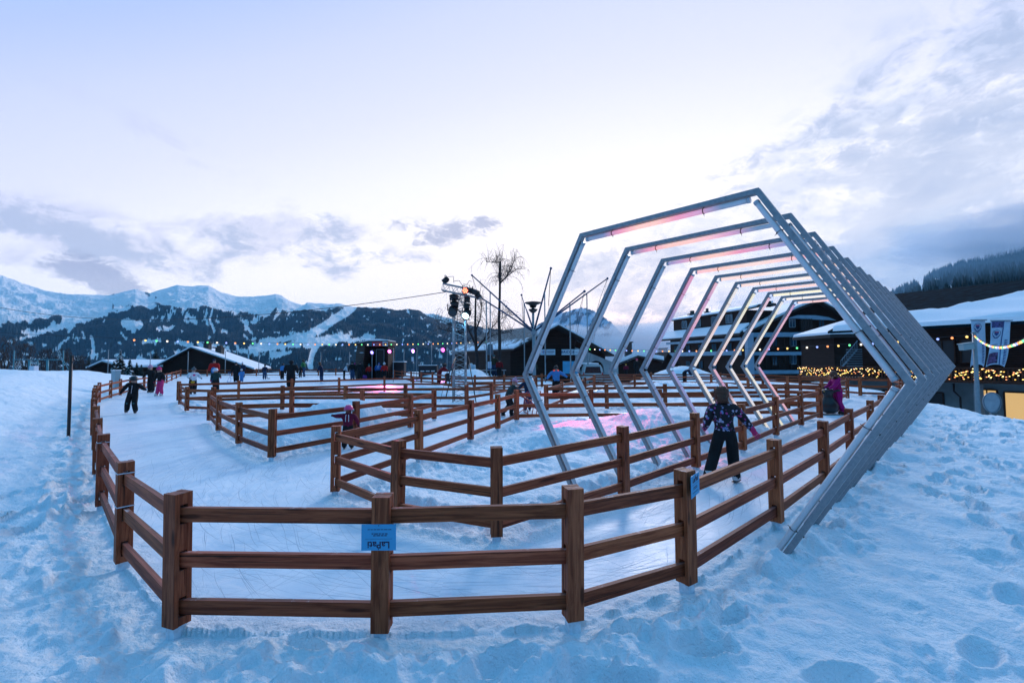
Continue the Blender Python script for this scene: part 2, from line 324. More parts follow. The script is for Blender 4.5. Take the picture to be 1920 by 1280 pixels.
def ground(x, y, detail=True):
    x = np.asarray(x, np.float64); y = np.asarray(y, np.float64)
    dl = dseg(x, y, LOOP); ins = pip(x, y, LOOP); dO = np.where(ins, 0, dl)
    isl = np.zeros(x.shape, bool); di = np.full(x.shape, 1e9); 
    for P in (RB, RC, RD, RE):
        q = pip(x, y, P); isl |= q; di = np.minimum(di, dseg(x, y, P))
    dI = np.where(isl, di, 0); dF = np.minimum(dl, di)
    ice = ins & ~isl
    z = np.zeros(x.shape)
    for px, Y, h, sx, sy in MOUNDS:
        c = at(px, 700, Y); r2 = ((x-c.x)/sx)**2+((y-c.y)/sy)**2; z += h*np.exp(-r2)*(~ice)*np.where(isl, ss(dI, 0, .9), 1)
    z += isl*ss(dI, 0.05, .8)*(.08+.16*fbm(x, y, 1.9, 4, 5))
    out = ~ins
    left = ss(-x, 1.2, 3.2) if True else 0
    hb = np.interp(y, LB[:, 0], LB[:, 1])
    z += out*left*hb*ss(dO, .15, 4.5)*(1+.25*fbm(x, y, 5, 2, 9))
    z += out*(.05*ss(dO, .05, .5)+.03*ss(dO, .3, 1.5))
    # ground falls away beyond the plateau: to the right, and past the rink
    dr = x-(13.6+.45*(y-12)); z -= out*ss(dr, 0, 7)*2.6*ss(x, 9, 13)
    z -= out*ss(y, 33, 44)*ss(x, 2, 8)*1.6*(1-ss(dr, 0, 7)*ss(x, 9, 13))
    r = np.hypot(x, y); z -= ss(y, 72, 130)*7+ss(r, 150, 900)*70
    near = 1-ss(r, 25, 60)
    if detail:
        o2 = (out | isl)*ss(dF, 0.0, .5)
        rough = .17*fbm(x, y, 1.7, 2, 1)+.13*fbm(x*.8+y*.35, y, .62, 3, 3, .6)-.08*np.abs(fbm(x, y, .40, 3, 8, .55))
        lump = np.maximum(0, fbm(x, y, .34, 3, 13, .5)-.05)
        z += o2*near*rough*(.45+.35*ss(dO, .5, 3)*ss(x, -2, 1)+.15*isl)
        # churned clods along the fence lines
        band = np.exp(-((dF-.38)/.30)**2)*(out | isl); z += near*band*(.26*lump+.06*fbm(x, y, .12, 3, 17, .6))
        z += near*(out | isl)*ss(dF, .1, .4)*(.022*fbm(x, y, .17, 3, 21, .55)-.012*np.abs(fbm(x, y, .11, 2, 27))+.12*np.maximum(0, fbm(x, y, .5, 2, 33)-.05)*fbm(x, y, .09, 2, 35))
        bi = np.exp(-(dF/.16)**2)*ice; z += near*bi*(.03+.05*fbm(x, y, .12, 3, 19))
        z += ice*near*.006*fbm(x, y, .5, 3, 23)
    return z, ice*ss(dF, .12, .45)*1.0, isl
def gz(x, y): return float(ground(np.array([x]), np.array([y]), False)[0][0])
th = np.concatenate([np.linspace(-180, -62, 70)[:-1], np.linspace(-62, 62, 1150)[:-1], np.linspace(62, 180, 71)])
rr = np.concatenate([np.exp(np.linspace(math.log(.5), math.log(70), 880))[:-1], np.exp(np.linspace(math.log(70), math.log(9000), 70))])
TH, RR = np.meshgrid(np.radians(th), rr, indexing='ij'); GX = (RR*np.sin(TH)).ravel(); GY = (RR*np.cos(TH)).ravel()
GZ, ICE, ISL = ground(GX, GY)
# footprints outside the fence, left and right of the rink
nth, nr = TH.shape; GZ = GZ.reshape(nth, nr); GXr = GX.reshape(nth, nr); GYr = GY.reshape(nth, nr)
def dent(x, y, a, l, w, dep):
    r = math.hypot(x, y); t = math.degrees(math.atan2(x, y)); dt = math.degrees(l*2.2/r); i0, i1 = np.searchsorted(th, [t-dt, t+dt]); j0, j1 = np.searchsorted(rr, [r-l*2.2, r+l*2.2])
    if i1 <= i0 or j1 <= j0: return
    X = GXr[i0:i1, j0:j1]-x; Y = GYr[i0:i1, j0:j1]-y; u = (X*math.cos(a)+Y*math.sin(a))/l; v = (-X*math.sin(a)+Y*math.cos(a))/w; q = u*u+v*v
    GZ[i0:i1, j0:j1] += -dep*np.exp(-q*q)+dep*.35*np.exp(-((np.sqrt(q)-1.35)/.25)**2)
def walk(x, y, a, n, st=.62):
    for i in range(n):
        x += st*math.cos(a)+random.uniform(-.05, .05); y += st*math.sin(a); a += random.uniform(-.12, .12); s = .12 if i % 2 else -.12
        X, Y = x-s*math.sin(a), y+s*math.cos(a)
        if pip(np.array([X]), np.array([Y]), LOOP)[0]: continue
        dent(X, Y, a, .17, .08, random.uniform(.07, .13))
for k in range(9): walk(random.uniform(3.2, 7), random.uniform(1.0, 5), R(random.uniform(30, 80)), 26)
for k in range(5): walk(random.uniform(1.5, 4), random.uniform(1.2, 2.4), R(random.uniform(-10, 50)), 14)
for k in range(5): walk(-4.6-random.uniform(0, 1.6), 1.6+random.uniform(0, 1.5), R(random.uniform(98, 112)), 26)
for k in range(3): walk(-3.6, 1.2+.3*k, R(random.uniform(5, 25)), 9)
for k in range(150):
    x, y = random.uniform(-9, 13), random.uniform(.9, 15)
    if not pip(np.array([x]), np.array([y]), LOOP)[0]: dent(x, y, random.uniform(0, 3), random.uniform(.07, .16), random.uniform(.05, .09), random.uniform(.03, .07))
GZ = GZ.ravel()
me = bpy.data.meshes.new('ground'); nv = nth*nr
me.vertices.add(nv); me.vertices.foreach_set('co', np.stack([GX, GY, GZ], 1).astype(np.float32).ravel())
I, J = np.meshgrid(np.arange(nth-1), np.arange(nr-1), indexing='ij'); b0 = (I*nr+J).ravel()
q = np.stack([b0, b0+1, b0+nr+1, b0+nr], 1); q = q[:, ::-1]
me.loops.add(q.size); me.loops.foreach_set('vertex_index', q.ravel().astype(np.int32)); me.polygons.add(len(q)); me.polygons.foreach_set('loop_start', (np.arange(len(q))*4).astype(np.int32))
me.polygons.foreach_set('use_smooth', np.ones(len(q), bool)); me.update(calc_edges=True)
at_ = me.attributes.new('ice', 'FLOAT', 'POINT'); at_.data.foreach_set('value', ICE.astype(np.float32))
# cracks in tone: packed, trodden snow is greyer than fresh
wear = (np.clip(.5+1.3*fbm(GX, GY, 1.1, 4, 41), 0, 1)).astype(np.float32); at_ = me.attributes.new('wear', 'FLOAT', 'POINT'); at_.data.foreach_set('value', wear)
k = NT('snow_and_ice'); p = k.geo.outputs['Position']; ic = k.attr('ice').outputs['Fac']; we = k.attr('wear').outputs['Fac']
n1 = k.noise(p, 5, 9, .66); n2 = k.noise(p, 34, 5, .6); n3 = k.noise(p, .9, 5, .6, .4)
snow = k.mix(we, (.76, .87, .95), (.90, .94, .98)); snow = k.mix(k.rng(n1, .35, .7), (.72, .85, .94), snow)
# skate marks: contour lines of stretched noises, three families, plus scuffed white patches
sp = k.n('ShaderNodeSeparateXYZ'); k.L(p, sp.inputs[0]); X_, Y_ = k.math('ADD', sp.outputs[0], .6), k.math('SUBTRACT', sp.outputs[1], 9.0)
wob = k.n('ShaderNodeTexNoise'); k.L(p, wob.inputs['Vector']); wob.inputs['Scale'].default_value = .45; wob.inputs['Detail'].default_value = 1.0
ang = k.math('ARCTAN2', X_, Y_); rad_ = k.math('SQRT', k.math('ADD', k.math('MULTIPLY', X_, X_), k.math('MULTIPLY', Y_, Y_)))
pol = k.n('ShaderNodeCombineXYZ'); k.L(k.math('MULTIPLY', ang, 6.0), pol.inputs[0]); k.L(rad_, pol.inputs[1]); pv_ = pol.outputs[0]
lines = None      # blade marks: long thin streaks, most following the loop, others crossing it
for src, rot, fx, fy, th0, wa, off in ((pv_, 0.0, .5, 75, .66, .30, 0), (pv_, .16, .5, 68, .67, .40, 4), (pv_, -.18, .6, 72, .67, .35, 9), (pv_, .42, .6, 80, .68, .45, 12), (p, .9, .7, 80, .715, .4, 14), (p, -.7, .6, 84, .715, .4, 23), (p, 2.0, .8, 88, .72, .5, 31)):
    wv = k.n('ShaderNodeVectorMath', operation='SCALE'); k.L(wob.outputs['Color'], wv.inputs[0]); wv.inputs['Scale'].default_value = wa
    av = k.n('ShaderNodeVectorMath', operation='ADD'); k.L(src, av.inputs[0]); k.L(wv.outputs[0], av.inputs[1])
    rt = k.map(av.outputs[0], rot=(0, 0, rot)); nz = k.noise(k.map(rt, sc=(fx, fy, 1), loc=(off, off*.7, 0)), 1.0, 1.0, .4)
    l = k.rng(nz, th0, th0+.07, 0, 1, True); lines = l if lines is None else k.math('MAXIMUM', lines, l)
scuff = k.rng(k.noise(k.map(pv_, sc=(.7, 5, 1)), 1.6, 5, .65, .5), .50, .72, 0, 1, True)
icec = k.mix(k.rng(n3, .35, .68, 0, 1, True), (.50, .71, .86), (.76, .87, .95)); icec = k.mix(k.rng(n1, .42, .7), icec, (.76, .86, .95))
icec = k.mix(k.math('MULTIPLY', scuff, .8), icec, (.84, .91, .97)); icec = k.mix(k.math('MULTIPLY', lines, .42), icec, (.10, .27, .42))
k.put(k.b.inputs['Base Color'], k.mix(ic, snow, icec))
k.L(k.mix(ic, (.75, .75, .75), k.mix(k.rng(n3, .3, .7), (.34, .34, .34), (.52, .52, .52))), k.b.inputs['Roughness']); k.b.inputs['Specular IOR Level'].default_value = .35
fine = k.math('ADD', k.math('MULTIPLY', n1, .75), k.math('MULTIPLY', n2, .25))
rdg = k.math('ABSOLUTE', k.math('SUBTRACT', k.noise(p, 11, 4, .6, .3), .5)); bs = k.bump(k.math('ADD', fine, k.math('MULTIPLY', rdg, -.4)), .9, .09); bi = k.bump(k.math('SUBTRACT', k.math('MULTIPLY', n1, .6), k.math('MULTIPLY', lines, .5)), .55, .018)
nm = k.n('ShaderNodeMix', data_type='VECTOR'); k.L(ic, nm.inputs[0]); k.L(bs, nm.inputs[4]); k.L(bi, nm.inputs[5]); k.L(nm.outputs[1], k.b.inputs['Normal'])
me.materials.append(k.m); g = bpy.data.objects.new('ground', me); COL.objects.link(g); tag(g, kind='structure', label='snow covered ground with skated ice lanes')
# ------------------------------------------------------------------ fences
RZ = (.07, .385, .70); RH, RT = .098, .038
mb = MB(); mb.box((.5, 0, 0), (1, RT, RH)); RAIL = mb.mesh('rail', WX)
mb = MB(); a, cw, z = .12, .034, ZB
for s in (-1, 1): mb.box((0, s*(a/2-cw/2), ZB+HP/2), (a, cw, HP))
lev = [0.0]
for rz in RZ: lev += [rz-.012, rz+RH+.022]
lev += [HP-.0]
for i in range(0, len(lev), 2):
    lo, hi = lev[i], lev[i+1]
    if i == len(lev)-2: hi = HP-.002
    if i == 0: lo = .002
    mb.box((0, 0, ZB+(lo+hi)/2), (a-.004, a-2*cw, hi-lo))
POST = mb.mesh('post', WZ)
FOOTM = mat('iced_plastic_foot', (.58, .72, .82), .35, noise_=(25, .15), bump=.4)
mb = MB(); mb.box((0, 0, -.04), (.085, .085, .24)); FOOT = mb.mesh('post_foot', FOOTM)
def fence(name, pts, label, close, cat='fence', skip_first=False):
    root = empty(name, (pts[0][0], pts[0][1], 0), 0, label, cat, 'wooden rail fences of the ice rink'); n = len(pts); posts = []
    o0 = Vector((pts[0][0], pts[0][1], 0)); P = [Vector((x, y, 0))-o0 for x, y in pts]
    for i, p in enumerate(P):
        if i == 0 and skip_first: posts.append(None); continue
        q0 = P[i-1] if (i > 0 or close) else p; q1 = P[(i+1) % n] if (i < n-1 or close) else p
        t = (q1-p).normalized()+(p-q0).normalized() if (q1-p).length > 0 and (p-q0).length > 0 else q1-q0
        ang = math.atan2(t.y, t.x); 
        po = bpy.data.objects.new('post', POST); COL.objects.link(po); po.parent = root; po.location = p+Vector((0, 0, random.uniform(-.012, .012))); po.rotation_euler = (R(random.uniform(-.8, .8)), R(random.uniform(-.8, .8)), ang)
        if (p+o0).length < 16:
            fo = bpy.data.objects.new('post_foot', FOOT); COL.objects.link(fo); fo.parent = po
        posts.append(po)
    for i in range(n if close else n-1):
        a_, b_ = P[i], P[(i+1) % n]; d = b_-a_; l = d.length; ang = math.atan2(d.y, d.x)
        nx = Vector((-d.y, d.x, 0)).normalized()*.019
        for rz in RZ:
            ro = bpy.data.objects.new('rail', RAIL); COL.objects.link(ro); ro.parent = root; ro.scale = (l-.03, 1, 1)
            ro.location = a_+d/l*.015+Vector((0, 0, ZB+rz+RH/2+random.uniform(-.006, .006))); ro.rotation_euler = (0, R(random.uniform(-.25, .25)), ang)
    return root, posts
fence('wooden_fence', S1, 'long left side fence running back to the far corner, pale rails', False)
frontf, fposts = fence('wooden_fence', S2, 'nearest curved fence of brown posts and three rails carrying two blue signs', False, skip_first=True)
fence('wooden_fence', S3, 'far right boundary fence of brown rails in front of the chalets', False, skip_first=True)
fence('wooden_fence', S4, 'pink lit fence beside the dark hut behind the lighting tower', False, skip_first=True)
fence('wooden_fence', S5, 'farthest fence across the back of the open ice', False, skip_first=True)
fence('wooden_fence', RB, 'closed fence around the snow island under the hexagon arches', True)
fence('wooden_fence', RC, 'closed fence around the snow mound beside the pink helmet child', True)
fence('wooden_fence', RD, 'closed fence around the snow island with the truss tower', True)
fence('wooden_fence', RE, 'closed fence around the pink lit snow island behind the arches', True)
# white cable ties on two left posts
TIE = mat('white_cable_tie', (.55, .62, .70), .4)
for idx, zs in ((8, (ZB+.80,)), (9, (ZB+.80, ZB+.50))):
    for z in zs:
        mb = MB()
        for dx_, dy_, sx_, sy_ in ((0, .0625, .129, .004), (0, -.0625, .129, .004), (.0625, 0, .004, .121), (-.0625, 0, .004, .121)): mb.box((dx_, dy_, z), (sx_, sy_, .009))
        mb.build('cable_tie', TIE, fposts[idx])
# ------------------------------------------------------------------ the two little signs
SIGNB = mat('blue_sign_board', (.03, .33, .60), .45); INK = mat('sign_ink', (.004, .006, .045), .5)
def text(s, size, M4, parent, mt, name='lettering', bold=.012, align='CENTER', ext=.0006):
    cu = bpy.data.curves.new(name, 'FONT'); cu.body = s; cu.size = size; cu.align_x = align; cu.align_y = 'CENTER'; cu.extrude = ext; cu.offset = bold*size; cu.space_character = 1.02
    tmp = bpy.data.objects.new(name, cu); COL.objects.link(tmp); dg = bpy.context.evaluated_depsgraph_get(); me = bpy.data.meshes.new_from_object(tmp.evaluated_get(dg)); bpy.data.objects.remove(tmp); bpy.data.curves.remove(cu)
    me.materials.clear(); me.materials.append(mt); o = bpy.data.objects.new(name, me); COL.objects.link(o); o.parent = parent; o.matrix_local = M4; return o
def board_sign(pos, nrm, flip, label):
    # sign plane: local x to viewer's right, z up, -y towards viewer
    root = empty('info_sign', pos, 0, label, 'sign', 'small blue rink signs'); n = Vector(nrm).normalized(); x = Vector((0, 0, 1)).cross(n).normalized(); 
    Mr = Matrix((x, -n, Vector((0, 0, 1)))).transposed().to_4x4()
    if flip: Mr = Mr @ Matrix.Rotation(math.pi, 4, 'Y')
    root.matrix_world = Matrix.Translation(pos) @ Mr
    mb = MB(); mb.box((0, 0, 0), (.232, .004, .172)); mb.build('board', SIGNB, root)
    Rx = Matrix.Rotation(math.pi/2, 4, 'X')
    text('LaPati', .062, Matrix.Translation((0, -.0028, .047)) @ Rx, root, INK, bold=.018)
    mb = MB()
    mb.box((0, -.0025, .010), (.18, .001, .0012))
    for z, x0, x1, h in ((-.012, -.055, .05, .006), (-.024, -.06, .055, .006), (-.052, -.085, .08, .004)):
        x = x0
        while x < x1-.01:
            w = random.uniform(.012, .026); w = min(w, x1-x); mb.box((x+w/2, -.0025, z), (w, .001, h)); x += w+.005
    mb.build('small_print', INK, root)
    mb = MB()
    for z in (.078, -.078): mb.ball((0, -.003, z), .0035, 8, 5)
    mb.build('screw', BLACK, root)
    return root
pB = Vector((*S2[11], 0)); pD = Vector((*S2[13], 0))
board_sign(Vector((pB.x, pB.y-.07, 0))+Vector((-.003, 0, CZ-(1001-676.5)*(pB.y-.07)/F)), (0, -1, 0), True, 'blue sign hung upside down on the middle post of the nearest fence')
board_sign(Vector((pD.x, pD.y, 0))+Vector((.062, -.062, CZ-(905-672.5)*(pD.y-.06)/F)), (.80, -.60, 0), False, 'blue sign the right way up on the post left of the girl')
# ------------------------------------------------------------------ hexagonal light arches
HS = 2.23; HC = Vector((.7647, 2.3478, -.0988))*HS+Vector((0, 0, CZ)); HU = Vector((math.cos(-.80116), math.sin(-.80116), 0)); HV = Vector((-HU.y, HU.x, 0)); HD = .5087*HS
LED = NT('led_tube'); at0 = LED.attr('glow'); LED.b.inputs['Base Color'].default_value = (.62, .64, .68, 1); LED.b.inputs['Roughness'].default_value = .35
LED.L(at0.outputs['Color'], LED.b.inputs['Emission Color']); LED.b.inputs['Emission Strength'].default_value = 1.0; LED = LED.m
CAPM = mat('tube_end_cap', (.40, .47, .53), .4, .3)
OFF = (0, 0, 0); PK = (.58, .13, .19); RD_ = (.80, .10, .09); OR = (1.0, .42, .16); SA = (.95, .36, .26); PE = (1.0, .58, .34); CRM = (.98, .80, .55); YE = (1.0, .83, .36); LV = (.16, .09, .20); BE = (.85, .62, .50); DM = (.10, .04, .06)
# segments 0 top, 1 upper left, 2 lower left, 3 upper right, 4 lower right: colour stops along the tube (0 = upper or left end)
GL = [{0: [OFF, (.05, 0, .02), RD_, OR, OR, RD_, PK, OFF, OFF]},
      {0: [OFF, RD_, OR, OR, SA, PK, OFF, OFF], 3: [OFF, OFF, DM, OFF]},
      {0: [LV, PK, OR, OR, RD_, PK, LV, OFF], 3: [OFF, DM, OFF, OFF]},
      {0: [SA, OR, PE, PE, SA, SA], 1: [RD_, PK, LV, (.12, .05, .14), OFF], 2: [OFF, (.10, .05, .12), (.20, .08, .2), OFF], 3: [OFF, PK, DM, OFF]},
      {0: [PE, PE, CRM, PE], 1: [SA, PK, SA, PK, LV, LV], 2: [(.25, .12, .28), LV, (.35, .2, .4), LV], 3: [PE, DM, OFF]},
      {0: [PE, CRM, PE], 1: [CRM, CRM, PE, CRM, CRM], 2: [CRM, CRM, BE, BE], 3: [PE, DM, OFF, OFF]},
      {0: [SA, PE, SA], 1: [YE, YE, CRM, PE, PE], 2: [SA, PK, PE, CRM, PE], 3: [PE, SA, DM]},
      {0: [YE, YE, CRM], 1: [SA, BE, BE, CRM, BE], 2: [CRM, BE, CRM, CRM], 3: [CRM, PE, SA]},
      {0: [CRM, CRM, PE], 1: [CRM, YE, CRM, CRM], 2: [YE, CRM, YE, YE], 3: [PE, PK, SA]},
      {0: [PE, SA, PE], 1: [PK, SA, PK, SA], 2: [PK, SA, SA, PK], 3: [SA, SA, PK]}]
ORD = ['first and nearest', 'second', 'third', 'fourth', 'fifth', 'sixth', 'seventh', 'eighth', 'ninth', 'tenth and farthest']
DSC = ['an orange glow in its top bar', 'a red to orange top tube and unlit legs', 'a pink and red top tube and unlit legs', 'a red tip on its upper left tube', 'a rose upper left tube', 'cream tubes on the left side', 'a yellow upper left tube and a pink lower one', 'pale beige tubes', 'cream and yellow tubes', 'pink tubes']
def hexpt(a, r, v=0.0): return HU*(r*math.cos(a))+Vector((0, 0, r*math.sin(a)))+HV*v
for kf in range(10):
    root = empty('light_arch', HC+HV*HD*kf, 0, '%s hexagon arch, with %s' % (ORD[kf], DSC[kf]), 'light arch', 'hexagonal aluminium light arches')
    RO = HS; RI = HS-.054/math.cos(R(30)); DP = .072
    segs = [(120, 60), (120, 180), (180, 240), (60, 0), (0, -60)]
    for si, (a0, a1) in enumerate(segs):
        A0, A1 = R(a0), R(a1); mb = MB()
        g0 = .0012
        def P(a, r, v): return hexpt(a, r, v)
        sgn = 1 if (a1 > a0) else -1
        # C-profile: outer web plus two flanges, mitred at the corners
        for (r0, r1, v0, v1) in ((RO, RI, 0, .006), (RO, RI, DP-.006, DP), (RO, RO-.006, .006, DP-.006), (RI+.012, RI, .006, DP-.006)):
            e = .0009; q = [P(A0, r0, v0), P(A1, r0, v0), P(A1, r1, v0), P(A0, r1, v0)]; mb.prism(q, HV*(v1-v0))
        mb.build('beam', ALU, root)
        rc = HS*math.cos(R(30))-.054-.012-.029; am = (A0+A1)/2; L0 = HS-2*(.107)*math.tan(R(30)); hl = L0/2-.055
        ctr = hexpt(am, rc, DP/2); tdir = (hexpt(A1, 1)-hexpt(A0, 1)).normalized(); nrad = hexpt(am, 1).normalized()
        mb = MB(); ns = 25; pts = [ctr+tdir*(-hl+2*hl*i/(ns-1)) for i in range(ns)]; mb.tube(pts, .028, 12)
        to = mb.build('led_tube', LED, root); me = to.data; ca = me.attributes.new('glow', 'FLOAT_COLOR', 'POINT')
        st = GL[kf].get(si, [OFF, OFF]); arr = np.zeros((len(me.vertices), 4), np.float32); arr[:, 3] = 1
        for vi, v in enumerate(me.vertices):
            t = ((v.co-ctr).dot(tdir)/(2*hl)+.5)*(len(st)-1); i = min(int(max(t, 0)), len(st)-2); f = min(max(t-i, 0), 1)
            arr[vi, :3] = [(st[i][c]*(1-f)+st[i+1][c]*f)*(.8 if si == 0 else .62) for c in range(3)]
        ca.data.foreach_set('color', arr.ravel())
        for s in (-1, 1): mb = MB(); mb.tube([ctr+tdir*s*(hl-.004), ctr+tdir*s*(hl+.028)], .031, 12); mb.build('end_cap', CAPM, to)
        for t in (-.62, .55):
            mb = MB(); c = ctr+tdir*(t*hl); rr_ = .032; ring = [c+(nrad*math.cos(a)+HV*math.sin(a))*rr_ for a in np.linspace(0, 2*math.pi, 15)]
            for i in range(14): mb.bar(ring[i], ring[i+1], .010, .003)
            mb.bar(c+nrad*.03, c+nrad*.098, .006, .006); mb.bar(c-nrad*.03, c-nrad*.055+HV*.01, .004, .004); mb.bar(c+nrad*.095, c+nrad*.103, .014, .014)
            mb.build('strap', RUB, to)
# ------------------------------------------------------------------ truss tower with stage lights
def truss(mb, a, b, w, n, r=.02, rl=.009, up=Vector((0, 1, 0)), lace=None):
    a, b = Vector(a), Vector(b); z = (b-a).normalized(); x = up.cross(z).normalized(); y = z.cross(x); L_ = (b-a).length; lace = lace or mb
    cs = [(x*i+y*j)*w/2 for i, j in ((1, 1), (-1, 1), (-1, -1), (1, -1))]
    for c in cs: mb.tube([a+c, b+c], r, 8)
    for i in range(n):
        z0, z1 = a+z*L_*i/n, a+z*L_*(i+1)/n
        for k in range(4):
            c0, c1 = cs[k], cs[(k+1) % 4]
            if (i+k) % 2: c0, c1 = c1, c0
            lace.tube([z0+c0, z1+c1], rl, 6, cap=False)
        if i % 5 == 0:
            for k in range(4): lace.tube([z0+cs[k], z0+cs[(k+1) % 4]], rl, 6, cap=False)
TY = 19.6; tb = at(862, 757, TY); tb.z = gz(tb.x, tb.y)-.05; tt_ = at(866, 553, TY)
root = empty('truss_tower', (tb.x, tb.y, 0), 0, 'silver lattice tower carrying black stage lights above the rink', 'lighting tower'); o = Vector((tb.x, tb.y, 0))
ch, lc = MB(), MB(); truss(ch, Vector((0, 0, tb.z)), Vector((0, 0, tt_.z+.1)), .52, 22, .030, .014, lace=lc)
ch.build('chord', ALU, root); lc.build('lacing', ALU, root)
aL = at(830, 538, TY)-o; aR = at(893, 551, TY)-o
ch = MB(); truss(ch, aL, aR, .30, 8, .020, .010, up=Vector((0, 1, 0))); ch.build('cross_arm', ALU, root)
mb = MB(); mb.bar(at(848, 552, TY-.1)-o, at(848, 590, TY-.1)-o, .04, .04); mb.bar(at(879, 556, TY-.1)-o, at(879, 594, TY-.1)-o, .04, .04); mb.bar(at(840, 574, TY-.1)-o, at(860, 574, TY-.1)-o, .03, .03); mb.build('hanging_bar', STEEL, root)
mb = MB()
for a, b in (((878, 668), (893, 757)), ((854, 670), (836, 745)), ((854, 670), (842, 700))): mb.tube([at(*a, TY-.35)-o, at(*b, TY-1.6)-o], .022, 6)
mb.tube([at(838, 700, TY-.4)-o, at(825, 752, TY-1.5)-o], .008, 5); mb.box(at(840, 707, TY-.5)-o, (.14, .12, .35)); mb.build('stay', BLACK, root)
mb = MB()
for pts in (((840, 519), (850, 518), (851, 530)), ((851, 527), (861, 526), (867, 535), (872, 537)), ((868, 533), (876, 533), (880, 526), (884, 528)), ((857, 555), (858, 640), (861, 700))):
    mb.tube([at(x, y, TY) - o for x, y in pts], .012, 5)
mb.build('power_cable', BLACK, root)
def spot(px, py, Y, r, l, aim, label, lens=None, es=3, lightcol=None, energy=0, size=R(40), aimpt=None, name='stage_light', yoke=True, blend=.6):
    p = at(px, py, Y); root = empty(name, p, 0, label, 'stage light', 'stage lights around the rink'); d = Vector(aim).normalized()
    mb = MB(); mb.tube([-d*l*.5, -d*l*.42, -d*l*.1, d*l*.5], [r*.55, r*.75, r*.95, r], 14); 
    for k in range(4): mb.tube([-d*l*(.12+.07*k), -d*l*(.10+.07*k)], r*1.06, 14)
    mb.build('housing', BLACK, root)
    if yoke:
        s = d.cross(Vector((0, 0, 1))); s = s.normalized() if s.length > .1 else Vector((1, 0, 0)); mb = MB(); pts = [s*r*1.15, s*r*1.15+Vector((0, 0, r*1.5)), -s*r*1.15+Vector((0, 0, r*1.5)), -s*r*1.15]
        for i in range(3): mb.bar(pts[i], pts[i+1], r*.22, r*.08)
        mb.build('yoke', BLACK, root)
    mb = MB()
    if lens:
        if lens[1]:    # cluster of led lenses
            s = d.cross(Vector((0, 0, 1))).normalized(); u = s.cross(d)
            for a in [None]+list(range(6)): mb.ball(d*l*.51+((s*math.cos(a*1.047)+u*math.sin(a*1.047))*r*.60 if a is not None else Vector((0, 0, 0))), r*.24, 8, 6)
        else: mb.tube([d*l*.50, d*l*.515], r*.86, 14)
        mb.build('lens', mat('lens_%s' % label[:12], (.1, .1, .1), emit=lens[0], es=es), root)
    else:
        mb.tube([d*l*.50, d*l*.51], r*.86, 14); mb.build('lens', mat('dark_glass', (.02, .03, .04), .1), root)
    if energy:
        ld = bpy.data.lights.new('stage_beam', 'SPOT'); ld.energy = energy; ld.color = lightcol; ld.spot_size = size; ld.spot_blend = blend; ld.shadow_soft_size = .08
        lo = bpy.data.objects.new('stage_beam', ld); COL.objects.link(lo); lo.parent = root; lo.location = d*l*.6
        dd = (Vector(aimpt)-p-d*l*.6).normalized(); lo.rotation_euler = dd.to_track_quat('-Z', 'Y').to_euler()
    return root
spot(836, 525, TY, .13, .30, (-.7, .1, -.6), 'black flood lamp at the left tip of the tower arm')
spot(874, 544, TY-.2, .14, .34, (-.15, -1, -.25), 'stage light glowing red on the tower arm', ((1, .10, .05), True), 9, (1, .05, .12), 9000, R(17), gp(1100, 788, .35))
spot(886, 546, TY-.1, .13, .42, (.9, .2, -.3), 'black barrel lamp beside the red light', None, 1, (1, .12, .35), 5000, R(16), gp(1290, 722, .4))
spot(896, 553, TY, .13, .34, (.5, -.2, -.9), 'black lamp hanging at the right end of the tower arm')
spot(851, 557, TY-.35, .19, .22, (0, -.2, -1), 'flat black lamp highest of the left hanging stack', yoke=False)
spot(852, 570, TY-.35, .15, .26, (0, -.3, -1), 'black moving head in the middle of the left hanging stack')
spot(849, 583, TY-.35, .19, .34, (0, -.8, -.6), 'large black moving head lowest of the left hanging stack')
spot(876, 561, TY-.35, .13, .22, (0, -.2, -1), 'flat black lamp highest of the right hanging stack', yoke=False)
spot(876, 574, TY-.35, .11, .24, (0, -.3, -1), 'black moving head in the middle of the right hanging stack')
spot(875, 588, TY-.35, .17, .34, (-.25, -.75, -.6), 'moving head with a bright blue lens lowest of the right hanging stack', ((.45, .85, 1), False), 8, (.2, .6, 1), 40, R(70), at(858, 640, TY))
# pole lights at the back
for px, py, pxp, Y, pyb, c, ec, en, aim, lab in ((699, 660, 697, 44, 705, (.25, .2, 1), (.3, .25, 1), 250, (680, 712), 'small blue spotlight hanging in front of the hut'),
        (732, 658, 737, 40, 706, (1, .15, .75), (1, .06, .20), 6500, (694, 729), 'pink spotlight on a pole just right of the hut'),
        (776, 657, 781, 40, 708, (.45, .2, 1), (.4, .2, 1), 900, (790, 712), 'violet spotlight on a thin pole behind the pink lit fence'),
        (832, 655, 838, 37.5, 714, (1, .1, .7), (1, .15, .6), 1800, (840, 718), 'magenta spotlight on a pole left of the tower')):
    a = at(px, py, Y); r0 = spot(px, py, Y, .19, .3, (-.3, -.9, -.25), lab, (c, False), 4.5, ec, en, R(36), gp(*aim, .1), yoke=True)
    b = at(pxp, py, Y)-a; mb = MB(); mb.tube([Vector((b.x, .12, -a.z-.1)), Vector((b.x, .12, .25))], .03, 8); mb.bar(Vector((b.x, .12, .1)), Vector((0, .1, .05)), .03, .03); mb.build('pole', POLE, r0)
def pspot(px, py, c, en, h=3.2, sz=80, dxy=(0, 1.5)):
    pass
